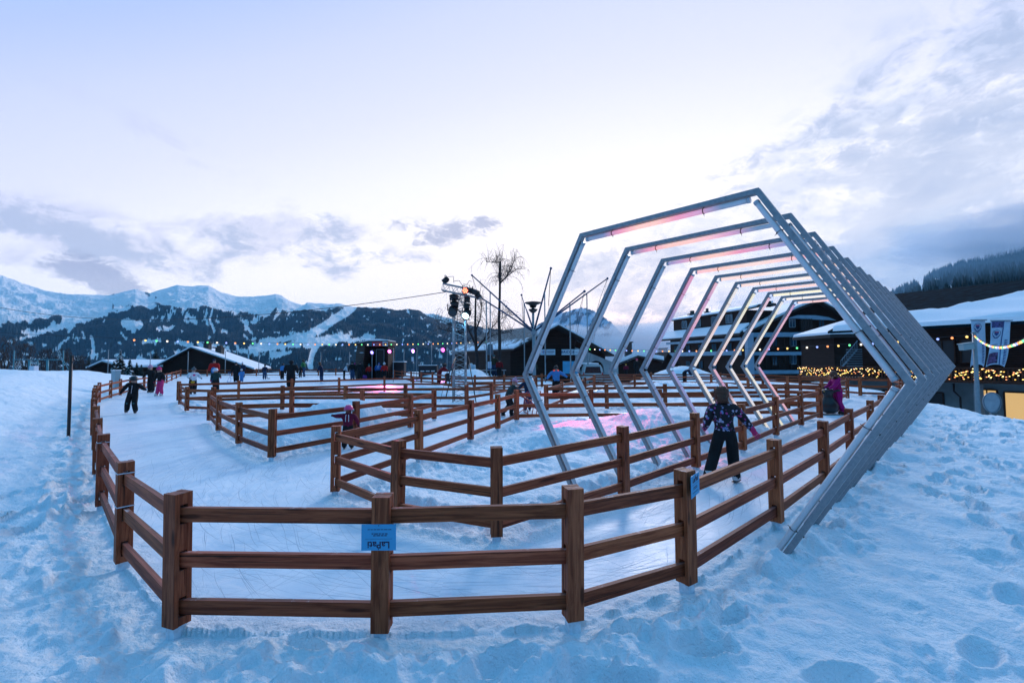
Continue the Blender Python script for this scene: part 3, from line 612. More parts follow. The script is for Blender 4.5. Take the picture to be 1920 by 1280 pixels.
# ------------------------------------------------------------------ string lights
BULB = [((1, .30, .05), 'orange'), ((1, .62, .12), 'amber'), ((.12, .9, .25), 'green'), ((1, .85, .66), 'warm white'), ((.25, .35, 1), 'blue')]
BM = [mat('bulb_%s' % n.replace(' ', '_'), (.2, .2, .2), emit=c, es=1.8) for c, n in BULB]; SOCK = mat('bulb_socket', (.02, .02, .02))
BMESH = []
for mt in BM:
    mb = MB(); mb.ball((0, 0, -.10), (.062, .062, .072), 10, 7, 0); mb.tube([(0, 0, -.045), (0, 0, .02)], .03, 6, 1); BMESH.append(mb.mesh('bulb', [mt, SOCK]))
def string(label, ctrl, sag, sp, start=0, skip=0.0, scale=1.0):
    A, B = Vector(ctrl[0]), Vector(ctrl[-1]); root = empty('string_light', A, 0, label, 'string lights', 'coloured bulb strings over the rink'); L_ = (B-A).length; n = int(L_/sp)
    f = lambda t: (B-A)*t+Vector((0, 0, -sag*4*t*(1-t))); mb = MB(); mb.tube([f(i/60) for i in range(61)], .012*scale, 5); mb.build('cable', BLACK, root); k = start
    for i in range(n):
        t = (i+.5)/n
        if t < skip: continue
        b = bpy.data.objects.new('bulb', BMESH[k % 5]); COL.objects.link(b); b.parent = root; b.location = f(t); b.scale = (scale,)*3; k += 1
PA = at(-40, 622, 27); PB = at(944, 638, 56); PC = at(1827, 627, 26)
string('long bulb string crossing the mountains from the left edge to the pole by the tower', (PA, PB), .55, .62, 0, .165)
string('bulb string in front of the big chalets from the pole to the lamp post', (PB, PC), 1.05, .62, 1)
string('crowded bulb string swinging from the lamp post to the right edge', (PC, at(2010, 560, 11)), .9, .42, 0, 0, .7)
cab = MB(); a = at(-60, 563, 40); b = at(838, 547, 20.4); cab.tube([(b-a)*t+Vector((0, 0, -1.5*4*t*(1-t))) for t in np.linspace(0, 1, 50)], .018, 5); cab.build('overhead_cable', BLACK, loc=a, label='thin black cable crossing the snow peaks to the tower arm', cat='cable')
mb = MB(); p = Vector((PB.x, PB.y, 0)); mb.tube([(0, 0, -1), (0, 0, PB.z+.1)], .14, 10); mb.build('string_light_pole', POLE, loc=p, label='blue grey pole with the bulb strings left of the sloping arch', cat='pole')
root = empty('lamp_post', (PC.x, PC.y, 0), 0, 'grey lamp post with a box floodlight in front of the flags', 'lamp post'); zb = gz(PC.x, PC.y)-.3
mb = MB(); mb.tube([(0, 0, zb), (0, 0, .8), (0, 0, PC.z+.15)], [.12, .11, .09], 12); mb.build('pole', POLE, root)
p = at(1812, 650, 26)-Vector((PC.x, PC.y, 0)); mb = MB(); mb.box(p, (.62, .34, .34), M=Matrix.Rotation(R(-8), 3, 'Y')); mb.box(p+Vector((-.02, 0, .2)), (.72, .42, .05), M=Matrix.Rotation(R(-8), 3, 'Y')); bevel(mb.build('floodlight', mat('floodlight_grey', (.25, .33, .35), .4), root), .02)
mb = MB(); mb.bar(p+Vector((.2, 0, 0)), Vector((0, 0, p.z)), .06, .05); mb.bar(Vector((-.18, 0, PC.z+.1)), Vector((.25, 0, PC.z+.1)), .06, .06); mb.build('bracket', POLE, root)
# ------------------------------------------------------------------ small things on the left bank
p = gp(130, 770, .68); p = at(130, 770, 11.1); p.z = gz(p.x, p.y)-.15; root = empty('piste_post', p, 0, 'black marker post with a ring, standing alone on the snow bank', 'post')
zt = at(130, 666, 11.1).z-p.z; mb = MB(); mb.tube([(0, 0, 0), (0, 0, zt)], .034, 10); mb.build('pole', BLACK, root)
mb = MB(); c = Vector((0, 0, zt-.1)); ring = [c+Vector((math.cos(a)*.07, 0, math.sin(a)*.085)) for a in np.linspace(0, 2*math.pi, 17)]; mb.tube(ring, .012, 6, cap=False); mb.build('ring', BLACK, root)
p = at(217, 716, 25.9); root = empty('electric_cabinet', p, R(-22), 'grey electric cabinet with a snowy lid behind the left fence', 'cabinet'); hh = at(217, 695, 25.9).z-p.z
mb = MB(); mb.box((0, 0, hh/2-.2), (.42, .26, hh+.4)); bevel(mb.build('body', mat('cabinet_grey', (.28, .40, .45), .5), root), .012)
mb = MB(); mb.box((-.04, -.133, hh/2), (.30, .008, hh-.1)); mb.build('door', mat('cabinet_door', (.24, .36, .42), .5), root)
mb = MB(); mb.box((0, 0, hh+.03), (.48, .32, .05)); bevel(mb.build('snow_cap', SNOW, root), .015)
# ------------------------------------------------------------------ mountains (real relief, kilometres away)
def interp(pts, x):
    a = np.array(pts, float); return np.interp(x, a[:, 0], a[:, 1])
def pxdir(px):      # horizontal direction for an image column near the horizon
    d = np.array([[*ray(p, 680)] for p in px]); return d[:, :2]/d[:, 1:2]
def mountain(name, label, ridge, px0, px1, nx, nt, Yb, Yt, zb, masks, amp, seed, prof=1.0, snowc=(.95, .96, .98), forc=(.016, .042, .060), ragged=0):
    px = np.linspace(px0, px1, nx); dirs = pxdir(px); t = np.linspace(0, 1.12, nt)
    Yk = Yb+(Yt-Yb)*t; ry = interp(ridge, px); zr = np.array([at(p, y, Yt).z for p, y in zip(px, ry)])
    PX, T = np.meshgrid(px, t, indexing='ij'); ZR = zr[:, None]; X = dirs[:, 0][:, None]*Yk[None, :]; Y = dirs[:, 1][:, None]*Yk[None, :]
    Tm = np.minimum(T, 1); Z = zb+(ZR-zb)*Tm**prof-np.maximum(T-1, 0)*abs(ZR-zb)*1.5
    e = (1-.72*ss(Tm, .75, 1))*ss(T, 0, .15)
    Z += e*amp*(fbm(X, Y, amp*9, 6, seed, .55)-.7*np.abs(fbm(X, Y, amp*5, 6, seed+5, .58)))*1.5
    edge = np.exp(-((T-1)/.03)**2)
    # image position of every vertex as seen from the rink, used only to lay out forest, pistes and fields over the real slope
    dxx, dyy, dzz = X-CAM.x, Y-CAM.y, Z-CAM.z; a = dxx*cR.x+dyy*cR.y+dzz*cR.z; b = dxx*cU.x+dyy*cU.y+dzz*cU.z; f = dxx*cF.x+dyy*cF.y+dzz*cF.z
    QX, QY = 960+F*a/f, 640-F*b/f
    FO = masks(QX, QY, seed)
    rough = ragged*FO*(np.random.default_rng(seed).random(X.shape))
    Z += rough
    me = bpy.data.meshes.new(name); nv = nx*nt
    me.vertices.add(nv); me.vertices.foreach_set('co', np.stack([X, Y, Z], 2).reshape(-1, 3).astype(np.float32).ravel())
    I, J = np.meshgrid(np.arange(nx-1), np.arange(nt-1), indexing='ij'); b0 = (I*nt+J).ravel(); q = np.stack([b0, b0+nt, b0+nt+1, b0+1], 1)
    me.loops.add(q.size); me.loops.foreach_set('vertex_index', q.ravel().astype(np.int32)); me.polygons.add(len(q)); me.polygons.foreach_set('loop_start', (np.arange(len(q))*4).astype(np.int32))
    me.polygons.foreach_set('use_smooth', np.ones(len(q), bool)); me.update(calc_edges=True)
    at_ = me.attributes.new('forest', 'FLOAT', 'POINT'); at_.data.foreach_set('value', FO.astype(np.float32).ravel())
    k = NT(name+'_mat'); fo = k.attr('forest').outputs['Fac']; p = k.geo.outputs['Position']; s = 1.0/amp
    n = k.noise(k.map(p, sc=(s, s, s)), 3.5, 8, .65); n2 = k.noise(k.map(p, sc=(s, s, s*.6)), 14, 5, .7)
    fm = k.rng(k.math('ADD', fo, k.math('MULTIPLY', k.math('SUBTRACT', n2, .5), .9)), .42, .58, 0, 1, True)
    fc = k.mix(k.rng(n2, .35, .65), tuple(x*.45 for x in forc), tuple(x*1.7 for x in forc)); sc_ = k.mix(k.rng(n, .35, .65), tuple(x*.88 for x in snowc), snowc)
    rock = k.math('MULTIPLY', k.rng(n2, .62, .70, 0, 1, True), k.rng(n, .5, .62, 0, .6, True)); sc_ = k.mix(rock, sc_, (.16, .17, .20))
    k.put(k.b.inputs['Base Color'], k.mix(fm, sc_, fc)); k.b.inputs['Roughness'].default_value = .85; k.b.inputs['Specular IOR Level'].default_value = .1
    k.L(k.bump(n, .7, amp*.35), k.b.inputs['Normal']); me.materials.append(k.m)
    o = bpy.data.objects.new(name, me); COL.objects.link(o); tag(o, label=label, kind='structure'); return o
def strokes(QX, QY, lst):
    m_ = np.zeros(QX.shape)
    for pts, w in lst:
        d = dseg(QX, QY*1.0, [(float(a), float(b)) for a, b in pts], False); d = d+3.5*fbm(QX, QY, 16, 3, 77); m_ = np.maximum(m_, 1-ss(d, w*.6, w*1.3))
    return m_
PISTES = [([(55, 630), (115, 611), (150, 603), (200, 590)], 4), ([(105, 616), (170, 589), (215, 578), (262, 566)], 7), ([(18, 642), (50, 633), (78, 627)], 3), ([(100, 660), (120, 640), (150, 625)], 0.5),
          ([(560, 640), (600, 619), (628, 600), (645, 588), (662, 576)], 8), ([(490, 642), (530, 638), (562, 631)], 6), ([(575, 646), (610, 640), (648, 634)], 9), ([(485, 655), (520, 650), (560, 648)], 6), ([(510, 668), (545, 662)], 5), ([(655, 640), (700, 632)], 5),
          ([(596, 640), (588, 660), (580, 690)], 5), ([(480, 665), (470, 655), (500, 640)], 5), ([(232, 606), (262, 610)], 7), ([(238, 616), (250, 622)], 4), ([(296, 618), (318, 618)], 4), ([(225, 622), (235, 635)], 3), ([(172, 634), (176, 650), (173, 672)], 2.5), ([(270, 643), (300, 640)], 4),
          ([(330, 645), (400, 650), (460, 660)], 4), ([(418, 622), (424, 624)], 5), ([(360, 670), (470, 690)], 7), ([(200, 690), (330, 692)], 4), ([(392, 600), (402, 622)], 1.5), ([(352, 590), (372, 610)], 2)]
def mA(QX, QY, s):
    tl = interp([(-400, 600), (0, 604), (60, 600), (110, 597), (150, 598), (205, 583), (235, 575), (265, 577), (300, 572), (380, 574), (430, 580), (470, 584), (500, 586), (540, 580), (580, 582), (640, 600), (1200, 620)], QX)
    f = ss(QY-tl+14*fbm(QX, QY*.6, 26, 4, 3), -3, 7); f = f*(1-.7*ss(fbm(QX*1.5+QY*.5, QY*.6, 9, 4, 15, .65), .0, .22)*(QX > 280)*(QX < 560)*(1-ss(QY, 592, 622)))
    f = f*(1-ss(fbm(QX, QY*1.3, 14, 4, 25), .30, .42)*(QY > 600)*.8)*(1-ss(fbm(QX, QY*2.6, 24, 4, 29), .16, .30)*ss(QY, 645, 668)*.8)
    rocks = ss(fbm(QX*.7, QY, 12, 3, 61), .28, .36)*(QY < tl)*.55*(QX > 210)*(QX < 300)
    return np.clip(f*(1-strokes(QX, QY, PISTES))+rocks, 0, 1)
def mB(QX, QY, s):
    f = ss(QY+10*fbm(QX, QY, 22, 3, 4), 577, 586)*np.ones(QX.shape); f = np.where(QX > 655, np.maximum(f, ss(QY-interp([(655, 570), (670, 574), (780, 576), (1000, 600)], QX)+5*fbm(QX, QY, 14, 3, 9), 2, 7)), f)
    f = f*(1-.8*ss(fbm(QX, QY*1.4, 9, 4, 35, .6), .34, .5))
    return np.clip(f*(1-strokes(QX, QY, PISTES)), 0, 1)
RA = [(-900, 470), (-400, 480), (-150, 505), (0, 523), (40, 535), (80, 546), (130, 549), (200, 552), (228, 545), (250, 541), (275, 549), (300, 543), (330, 536), (345, 538), (388, 537), (415, 551), (440, 556), (480, 555), (498, 552), (515, 548), (528, 552), (545, 562), (565, 568), (600, 566), (640, 570), (700, 585), (830, 600), (1000, 640), (1100, 690)]
mountain('mountain_range', 'snow covered mountain ridge with forested lower slopes on the left', RA, -900, 1100, 1500, 190, 1500, 6200, -120, mA, 120, 31, .9, ragged=16)
RB_ = [(420, 690), (480, 650), (520, 610), (555, 578), (575, 567), (600, 571), (640, 572), (662, 577), (680, 578), (700, 580), (720, 578), (745, 583), (765, 580), (785, 582), (800, 590), (830, 603), (860, 622), (890, 640), (930, 662), (980, 685), (1010, 695)]
mountain('mountain_spur', 'dark forested spur with a white ski run', RB_, 430, 1010, 620, 130, 1300, 4300, -110, mB, 80, 47, .95, ragged=15)
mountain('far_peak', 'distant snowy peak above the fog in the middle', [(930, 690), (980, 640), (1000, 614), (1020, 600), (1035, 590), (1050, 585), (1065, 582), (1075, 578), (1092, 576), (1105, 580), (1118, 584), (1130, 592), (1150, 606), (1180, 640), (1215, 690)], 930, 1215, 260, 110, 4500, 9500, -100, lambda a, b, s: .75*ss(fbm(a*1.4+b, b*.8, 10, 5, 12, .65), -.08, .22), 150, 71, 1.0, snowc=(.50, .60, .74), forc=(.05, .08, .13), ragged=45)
def mC(QX, QY, s):
    cl = strokes(QX, QY, [([(1722, 531), (1728, 550)], 6), ([(1715, 530), (1735, 540)], 5), ([(1755, 530), (1762, 538)], 6), ([(1762, 557), (1785, 545)], 6), ([(1780, 540), (1784, 552)], 3), ([(1830, 518), (1834, 524)], 6), ([(1822, 535), (1830, 544)], 6), ([(1858, 525), (1858, 540)], 4), ([(1730, 550), (1734, 562)], 4), ([(1694, 550), (1694, 565)], 3), ([(1812, 500), (1813, 504)], 4), ([(1905, 508), (1908, 510)], 5)])
    return 1-cl
HR = [(1560, 640), (1640, 590), (1675, 560), (1692, 550), (1712, 541), (1735, 532), (1760, 518), (1790, 508), (1830, 498), (1880, 488), (1950, 474), (2100, 452), (2400, 420), (2800, 420)]
mountain('wooded_hill', 'dark wooded hill rising into cloud on the right', HR, 1560, 2800, 500, 120, 170, 620, 0, mC, 10, 91, 1.0, ragged=3)
# spruces over the hill: nobody could count them
TREE = mat('spruce_needles', (.030, .050, .052), .9, spec=.1, noise_=(.15, .4)); TRK = mat('dark_bark', (.045, .032, .026), .9)
mb = MB(); r2 = random.Random(5); px_, t_ = [], []
hill_dirs = {}
rows = []
for i in range(5200):
    px = r2.uniform(1600, 2080); t = r2.uniform(.18, .995); Y = 170+(620-170)*t; d = ray(px, 680); ry = float(interp(HR, px)); zr = at(px, ry, 620).z
    z = 0+zr*t; X = d.x/d.y*Y; P = Vector((X, Y, z)); v = P-CAM; qx = 960+F*v.dot(cR)/v.dot(cF); qy = 640-F*v.dot(cU)/v.dot(cF)
    rows.append((qx, qy, P, r2.random()))
fm_ = mC(np.array([r[0] for r in rows]), np.array([r[1] for r in rows]), 0)
for (qx, qy, P, u), f_ in zip(rows, fm_):
    if f_ < .5: continue
    h = 9+7*u; w = h*.17; n = 6; b = len(mb.v); P = P-Vector((0, 0, 1.5))
    for j, (zz, ww) in enumerate(((.08, 1), (.42, .50), (.40, .72), (.75, .26))):
        for k2 in range(n):
            a = 2*math.pi*(k2+u)/n; rj = w*ww*(1+.3*(((k2*7+j*3+int(u*97)) % 5)/5-.5)); mb.v.append((P.x+rj*math.cos(a), P.y+rj*math.sin(a), P.z+h*zz))
    mb.v.append((P.x, P.y, P.z+h))
    for lo_, hi_ in ((0, 1), (2, 3)):
        for k2 in range(n):
            k3 = (k2+1) % n; mb.f.append((b+lo_*n+k2, b+lo_*n+k3, b+hi_*n+k3, b+hi_*n+k2)); mb.m.append(0); mb.sm.append(False)
    for k2 in range(n): mb.f.append((b+3*n+k2, b+3*n+(k2+1) % n, b+4*n)); mb.m.append(0); mb.sm.append(False)
o = mb.build('hill_forest', TREE, kind='stuff', label='spruce forest covering the hill on the right', cat='forest')
# ------------------------------------------------------------------ low clouds as real, evenly dense vapour
def cloud(px, py, Y, rx, ry, rz, dens, col, label, seed):
    c = at(px, py, Y); mb = MB(); rs = random.Random(seed); ph = [rs.uniform(0, 6) for _ in range(8)]
    def fn(q): return 1+.16*math.sin(q.x*5+ph[0])*math.cos(q.y*4+ph[1])+.13*math.sin(q.z*7+q.x*6+ph[2])+.08*math.sin(q.y*13+q.x*9+ph[3])+.06*math.sin(q.x*19+q.z*11+ph[4])
    mb.ball((0, 0, 0), (rx, ry, rz), 56, 32, fn=fn); m = bpy.data.materials.new('vapour'); m.use_nodes = True; t = m.node_tree; t.nodes.remove(t.nodes['Principled BSDF'])
    v = t.nodes.new('ShaderNodeVolumePrincipled'); v.inputs['Density'].default_value = dens; v.inputs['Color'].default_value = tuple(col)+(1,); v.inputs['Anisotropy'].default_value = .2
    t.links.new(v.outputs[0], t.nodes['Material Output'].inputs['Volume']); return mb.build('low_cloud', m, loc=c, kind='stuff', label=label, cat='cloud')
cloud(1960, 436, 600, 170, 110, 26, .012, (.80, .86, .95), 'cloud swallowing the top of the wooded hill', 1)
cloud(1800, 478, 600, 80, 60, 12, .012, (.80, .86, .95), 'thin cloud along the upper edge of the wooded hill', 2)

cloud(1860, 540, 420, 250, 130, 62, .0016, (.35, .70, 1), 'thin blue mist hanging in front of the wooded hill', 6)
cloud(1190, 655, 3600, 560, 300, 190, .005, (.82, .89, .96), 'fog bank lying below the distant peak', 3)
cloud(1000, 655, 3700, 420, 260, 170, .004, (.82, .89, .96), 'fog behind the centre chalet', 5)
cloud(1075, 625, 3700, 260, 200, 60, .006, (.82, .89, .96), 'ragged fog strip across the foot of the distant peak', 8)
cloud(1240, 618, 3900, 240, 200, 70, .004, (.82, .89, .96), 'fog puff above the low chalet', 9)
# ------------------------------------------------------------------ buildings
def timber(name, col, sc=6):
    k = NT(name); p = k.geo.outputs['Position']; w = k.n('ShaderNodeTexWave', wave_type='BANDS', bands_direction='Z'); k.L(p, w.inputs['Vector']); w.inputs['Scale'].default_value = sc/3.0; w.inputs['Distortion'].default_value = .4; w.inputs['Detail'].default_value = 2
    n = k.noise(k.map(p, sc=(1, 1, 6)), 1.2, 5, .6); c = k.mix(k.rng(n, .3, .7), tuple(x*.7 for x in col), tuple(x*1.25 for x in col))
    k.put(k.b.inputs['Base Color'], k.mix(k.rng(w.outputs['Fac'], 0, .12, 1, 0), c, tuple(x*.3 for x in col))); k.b.inputs['Roughness'].default_value = .75; k.b.inputs['Specular IOR Level'].default_value = .2
    k.L(k.bump(w.outputs['Fac'], .4, .02), k.b.inputs['Normal']); return k.m
TIM = timber('dark_timber', (.030, .015, .012)); TIM2 = timber('chalet_timber', (.050, .026, .019)); STUC = mat('old_stucco', (.30, .33, .35), .85, noise_=(1.3, .2)); BAND = mat('pale_balcony_board', (.20, .31, .40), .6, noise_=(1.1, .15))
ROOFE = mat('roof_edge_board', (.028, .018, .016), .7); WG = mat('window_glass', (.03, .07, .10), .08, spec=.8); WF = mat('window_frame', (.16, .24, .28), .5); SHUT = mat('ochre_shutter', (.17, .12, .055), .6); CHIM = mat('chimney_stone', (.05, .045, .045), .8)
SHING = mat('bare_slate', (.004, .018, .026), .95, spec=.02, noise_=(2.2, .5), bump=.6)
def window(parent, c, ux, w, h, shutters=False, lit=None, fr=WF, n=None):
    """c centre on the wall, ux unit vector along it, n outward"""
    c = Vector(c); ux = Vector(ux).normalized(); n = n or Vector((0, 0, 1)).cross(ux)*-1; Mx = Matrix((ux, -n, Vector((0, 0, 1)))).transposed()
    mb = MB(); t = .09
    for d_, s_ in (((-w/2, 0), (t, h)), ((w/2, 0), (t, h)), ((0, h/2), (w-t, t)), ((0, -h/2), (w-t, t)), ((0, 0), (t*.7, h-t))): mb.box(c+ux*d_[0]+Vector((0, 0, d_[1]))+n*.03, (s_[0], .12, s_[1]), M=Mx)
    f = mb.build('window', fr, parent); mb = MB(); mb.box(c+n*.01, (w-t, .04, h-t), M=Mx); mb.build('pane', lit or WG, f)
    if shutters:
        mb = MB()
        for s in (-1, 1): mb.box(c+ux*s*(w*.78)+n*.035, (w*.5, .06, h*1.04), M=Mx)
        mb.build('shutter', SHUT, f)
    return f
def slab(mb, a, b, c, d, th, mi=0):   # quad a,b,c,d thickened upward
    mb.prism([a, b, c, d], Vector((0, 0, th)), mi)
def gable_house(label, E1, A, E2, off, zb, over=.5, inset=.10, wallm=TIM, sn=.28, cat='chalet', name='chalet', slide=None):
    root = empty(name, (A.x, A.y, zb), 0, label, cat); o = Vector((A.x, A.y, zb)); off = Vector(off); on = off.normalized()
    a, e1, e2 = A-o, E1-o, E2-o; mb = MB()
    w1 = e1.lerp(e2, inset); w2 = e2.lerp(e1, inset); 
    def under(p):      # height of the roof underside above point p (front plane)
        t = (p-e1).dot(e2-e1)/(e2-e1).length_squared; ta = (a-e1).dot(e2-e1)/(e2-e1).length_squared
        q = e1.lerp(e2, t); base = q; zz = (e1.z+(a.z-e1.z)*t/ta) if t < ta else (e2.z+(a.z-e2.z)*(1-t)/(1-ta)); return Vector((base.x, base.y, zz-.06))
    u1, u2 = under(w1), under(w2); st = on*over
    front = [Vector((u1.x, u1.y, 0))+st, Vector((u2.x, u2.y, 0))+st, u2+st, a-Vector((0, 0, .06))+st, u1+st]; mb.prism(front, off-on*over*2); mb.build('wall', wallm, root)
    mb = MB(); T = .16
    slab(mb, e1, a, a+off, e1+off, T); slab(mb, a, e2, e2+off, a+off, T); rf = mb.build('roof', ROOFE, root)
    if sn:
        mb = MB(); up = Vector((0, 0, T+.004)); k1 = e1.lerp(a, .015); k2 = e2.lerp(a, .015)
        slab(mb, k1+up+on*.12, a+up+on*.12, a+off+up-on*.12, k1+off+up-on*.12, sn); slab(mb, a+up+on*.12, k2+up+on*.12, k2+off+up-on*.12, a+off+up-on*.12, sn)
        so_ = mb.build('roof_snow', SNOW, rf)
        if slide: so_.data.materials[0] = slide
    return root, o
def chimney(root, o, p, w, h, d=None):
    p = Vector(p)-o; mb = MB(); mb.box(p+Vector((0, 0, h/2)), (w, d or w, h)); mb.box(p+Vector((0, 0, h+.06)), (w*1.35, (d or w)*1.35, .12)); mb.box(p+Vector((0, 0, h+.25)), (w*.7, (d or w)*.7, .25)); mb.build('chimney', CHIM, root)
# left chalet
E1, A, E2 = at(284, 692, 66), at(357, 653, 66), at(478, 695, 66)
h_, o_ = gable_house('dark timber chalet with a snowy roof behind the left corner of the rink', E1, A, E2, at(412, 658, 82)-A, -5, .8, .03, sn=.22)
chimney(h_, o_, at(389, 657, 72), .8, 1.1); chimney(h_, o_, at(412, 672, 72), .9, 1.7)
h_, o_ = gable_house('low shed half buried behind the left snow bank', at(158, 694, 62), at(190, 680, 62), at(232, 691, 62), (3, 8, 0), -3, .4, .05, sn=.3, name='shed', cat='shed')
# centre chalet
Y0 = 46; E1, A, E2 = at(963, 657, Y0), at(1048, 612, Y0), at(1152, 668, Y0)
SL = NT('snow_sliding_off_tiles'); _p = SL.geo.outputs['Position']; _n = SL.noise(_p, .9, 5, .7); _z = SL.n('ShaderNodeSeparateXYZ'); SL.L(_p, _z.inputs[0])
_m = SL.rng(SL.math('ADD', _z.outputs[2], SL.math('MULTIPLY', SL.math('SUBTRACT', _n, .5), 3.2)), 3.6, 4.1, 0, 1, True); _m = SL.math('MULTIPLY', _m, SL.rng(_z.outputs[0], 2.0, 3.4, 1, 0, True))
_t = SL.n('ShaderNodeTexBrick'); SL.L(SL.map(_p, sc=(1.0, 1.0, 1)), _t.inputs['Vector']); _t.inputs['Scale'].default_value = 2.2; _t.inputs['Color1'].default_value = (.10, .08, .07, 1); _t.inputs['Color2'].default_value = (.20, .26, .28, 1); _t.inputs['Mortar'].default_value = (.03, .05, .06, 1)
SL.put(SL.b.inputs['Base Color'], SL.mix(_m, (.80, .87, .95), _t.outputs[0])); SL.b.inputs['Roughness'].default_value = .7; SL = SL.m
h_, o_ = gable_house('broad chalet with two white signs, a stucco arch and snow sliding off its tiled roof', E1, A, E2, Vector((-8.5, 15, 0)), -2.2, 1.1, .02, wallm=TIM, sn=.2, slide=SL); UX = Vector((1, 0, 0)); FN = Vector((0, -1, 0)); yw = Y0+1.1
mb = MB(); z1 = at(1100, 667, yw).z; za = at(1100, 705, yw).z-2   # stucco end bay with an arch, in front of the timber wall
xa, xb, xl, xr = at(1102, 690, yw).x, at(1130, 690, yw).x, at(1078, 690, yw).x, at(1157, 690, yw).x; zs = at(1115, 690, yw).z; rA = (xb-xa)/2; cx = (xa+xb)/2; n = 12; arc = [Vector((cx+rA*math.cos(a), 0, zs+rA*math.sin(a))) for a in np.linspace(math.pi, 0, n+1)]
zr1, zr2 = at(1078, 640, yw).z, at(1157, 674, yw).z
def top(x): t = (x-xl)/(xr-xl); return z1+.9*(1-t)-.9*t
pl = [Vector((xl, 0, za)), Vector((xa, 0, za))]+arc+[Vector((xb, 0, za)), Vector((xr, 0, za)), Vector((xr, 0, top(xr))), Vector((cx, 0, top(cx)+.3)), Vector((xl, 0, top(xl)))]
for i in range(len(arc)-1):
    p0, p1 = arc[i], arc[i+1]; mb.prism([p0+Vector((0, yw-.55, 0))-o_, p1+Vector((0, yw-.55, 0))-o_, Vector((p1.x, yw-.55, top(p1.x)))-o_, Vector((p0.x, yw-.55, top(p0.x)))-o_], (0, .5, 0))
for x0, x1 in ((xl, xa), (xb, xr)): mb.prism([Vector((x0, yw-.55, za))-o_, Vector((x1, yw-.55, za))-o_, Vector((x1, yw-.55, top(x1)))-o_, Vector((x0, yw-.55, top(x0)))-o_], (0, .5, 0))
mb.build('stucco_bay', STUC, h_)
for x0, x1 in ((1023, 1037), (1052, 1066), (1080, 1090)):
    c = at((x0+x1)/2, 646, yw)-o_; window(h_, c+FN*.02, UX, (x1-x0)/F*yw*.62, 15/F*yw, True, n=FN)
for i, (x0, x1) in enumerate(((1013, 1041), (1053, 1086))):
    y0 = yw-.95; mb = MB(); c = at((x0+x1)/2, 660, y0); ww, hh = (x1-x0)/F*y0, 10.5/F*y0; r_ = empty('wall_sign', c, 0, 'white chalet sign with a small blue and red logo and lines of print' if i == 0 else 'white chalet sign reading BRIDGE', 'sign', 'white signs on the centre chalet')
    mb.box((0, 0, 0), (ww, .06, hh)); mb.build('board', mat('sign_white', (.55, .66, .74), .5), r_)
    if i == 0:
        mb = MB(); mb.box((-.42, -.04, 0), (.06, .02, .34)); mb.box((-.30, -.04, .08), (.22, .02, .05)); mb.box((-.20, -.04, -.02), (.05, .02, .26)); mb.build('logo', mat('logo_blue', (.02, .05, .30), .5), r_)
        mb = MB(); mb.box((-.55, -.04, .02), (.05, .02, .2)); mb.build('logo_stripe', mat('logo_red', (.45, .02, .05), .5), r_)
        mb = MB(); mb.box((.3, -.04, .10), (.75, .02, .03)); mb.box((.3, -.04, .0), (.7, .02, .035)); mb.box((.26, -.04, -.12), (.6, .02, .025)); mb.build('print', INK, r_)
    else: text('BRIDGE', .40, Matrix.Translation((-.25, -.035, 0)) @ Matrix.Rotation(math.pi/2, 4, 'X'), r_, mat('sign_navy', (.03, .09, .18), .5), bold=.02, ext=.01); mb = MB(); mb.box((.62, -.04, 0), (.22, .02, .03)); mb.build('print', INK, r_)
# small shed chalet with thick snow and icicles
h_, o_ = gable_house('low chalet with thick snow on its roof between the arch building and the hotel', at(1139, 692, 50), at(1196, 669, 50), at(1246, 678, 50), (2, 8, 0), -3, .5, .04, sn=.45)
c = at(1178, 665, 52); mb = MB(); mb.box((0, 0, .6), (.7, .7, 1.6)); mb.box((0, 0, 1.45), (.95, .95, .12)); mb.build('chimney', CHIM, h_, loc=c-o_)
h_, o_ = gable_house('small dark annexe with a blue metal roof left of the hotel', at(1236, 692, 60), at(1253, 663, 60), at(1284, 692, 60), (-2, 7, 0), -3, .4, .04, sn=0)
# ------------------------------------------------------------------ the hotel
Yh = 75; root = empty('hotel', (at(1410, 700, Yh).x, Yh, -4), 0, 'large dark timber hotel with pale balcony bands and a snowy roof seen through the arches', 'hotel'); o_ = Vector(root.location)
def H(px, py, dy=0): return at(px, py, Yh+dy)-o_
x0 = H(1409, 700).x; xR = H(1642, 700).x; mb = MB()
prof = [(1409, 720), (1642, 720), (1642, 625), (1600, 604), (1537, 566), (1480, 588), (1440, 606), (1409, 622)]
mb.prism([H(a, b, 1.2) for a, b in prof], (0, 22, 0)); mb.build('gable_wall', TIM, root)
mb = MB(); snm = MB(); L_ = [(1537, 562), (1500, 576), (1470, 590), (1440, 604), (1420, 614), (1398, 622)]; Rr = [(1537, 562), (1570, 580), (1600, 598), (1622, 612), (1650, 628)]
for ch_ in (L_, Rr):
    for a, b in zip(ch_[:-1], ch_[1:]):
        p, q = H(*a), H(*b); mb.prism([p, q, q-Vector((0, 0, .35)), p-Vector((0, 0, .35))], (0, 24, 0)); snm.prism([p+Vector((0, .3, .03)), q+Vector((0, .3, .03)), q+Vector((0, .3, .42)), p+Vector((0, .3, .42))], (0, 23.4, 0))
rf = mb.build('gable_roof', ROOFE, root); snm.build('roof_snow', SNOW, rf)
for (a, b, t, bt) in ((1412, 1508, 622.5, 631.5), (1412, 1508, 659, 666), (1413, 1509, 693.5, 701), (1528, 1602, 625, 632.5), (1529, 1606, 659, 666)):
    mb = MB(); p, q = H(a, bt), H(b, t); mb.box(((p.x+q.x)/2, p.y+.35, (p.z+q.z)/2), (q.x-p.x, .12, q.z-p.z)); mb.build('balcony_board', BAND, root)
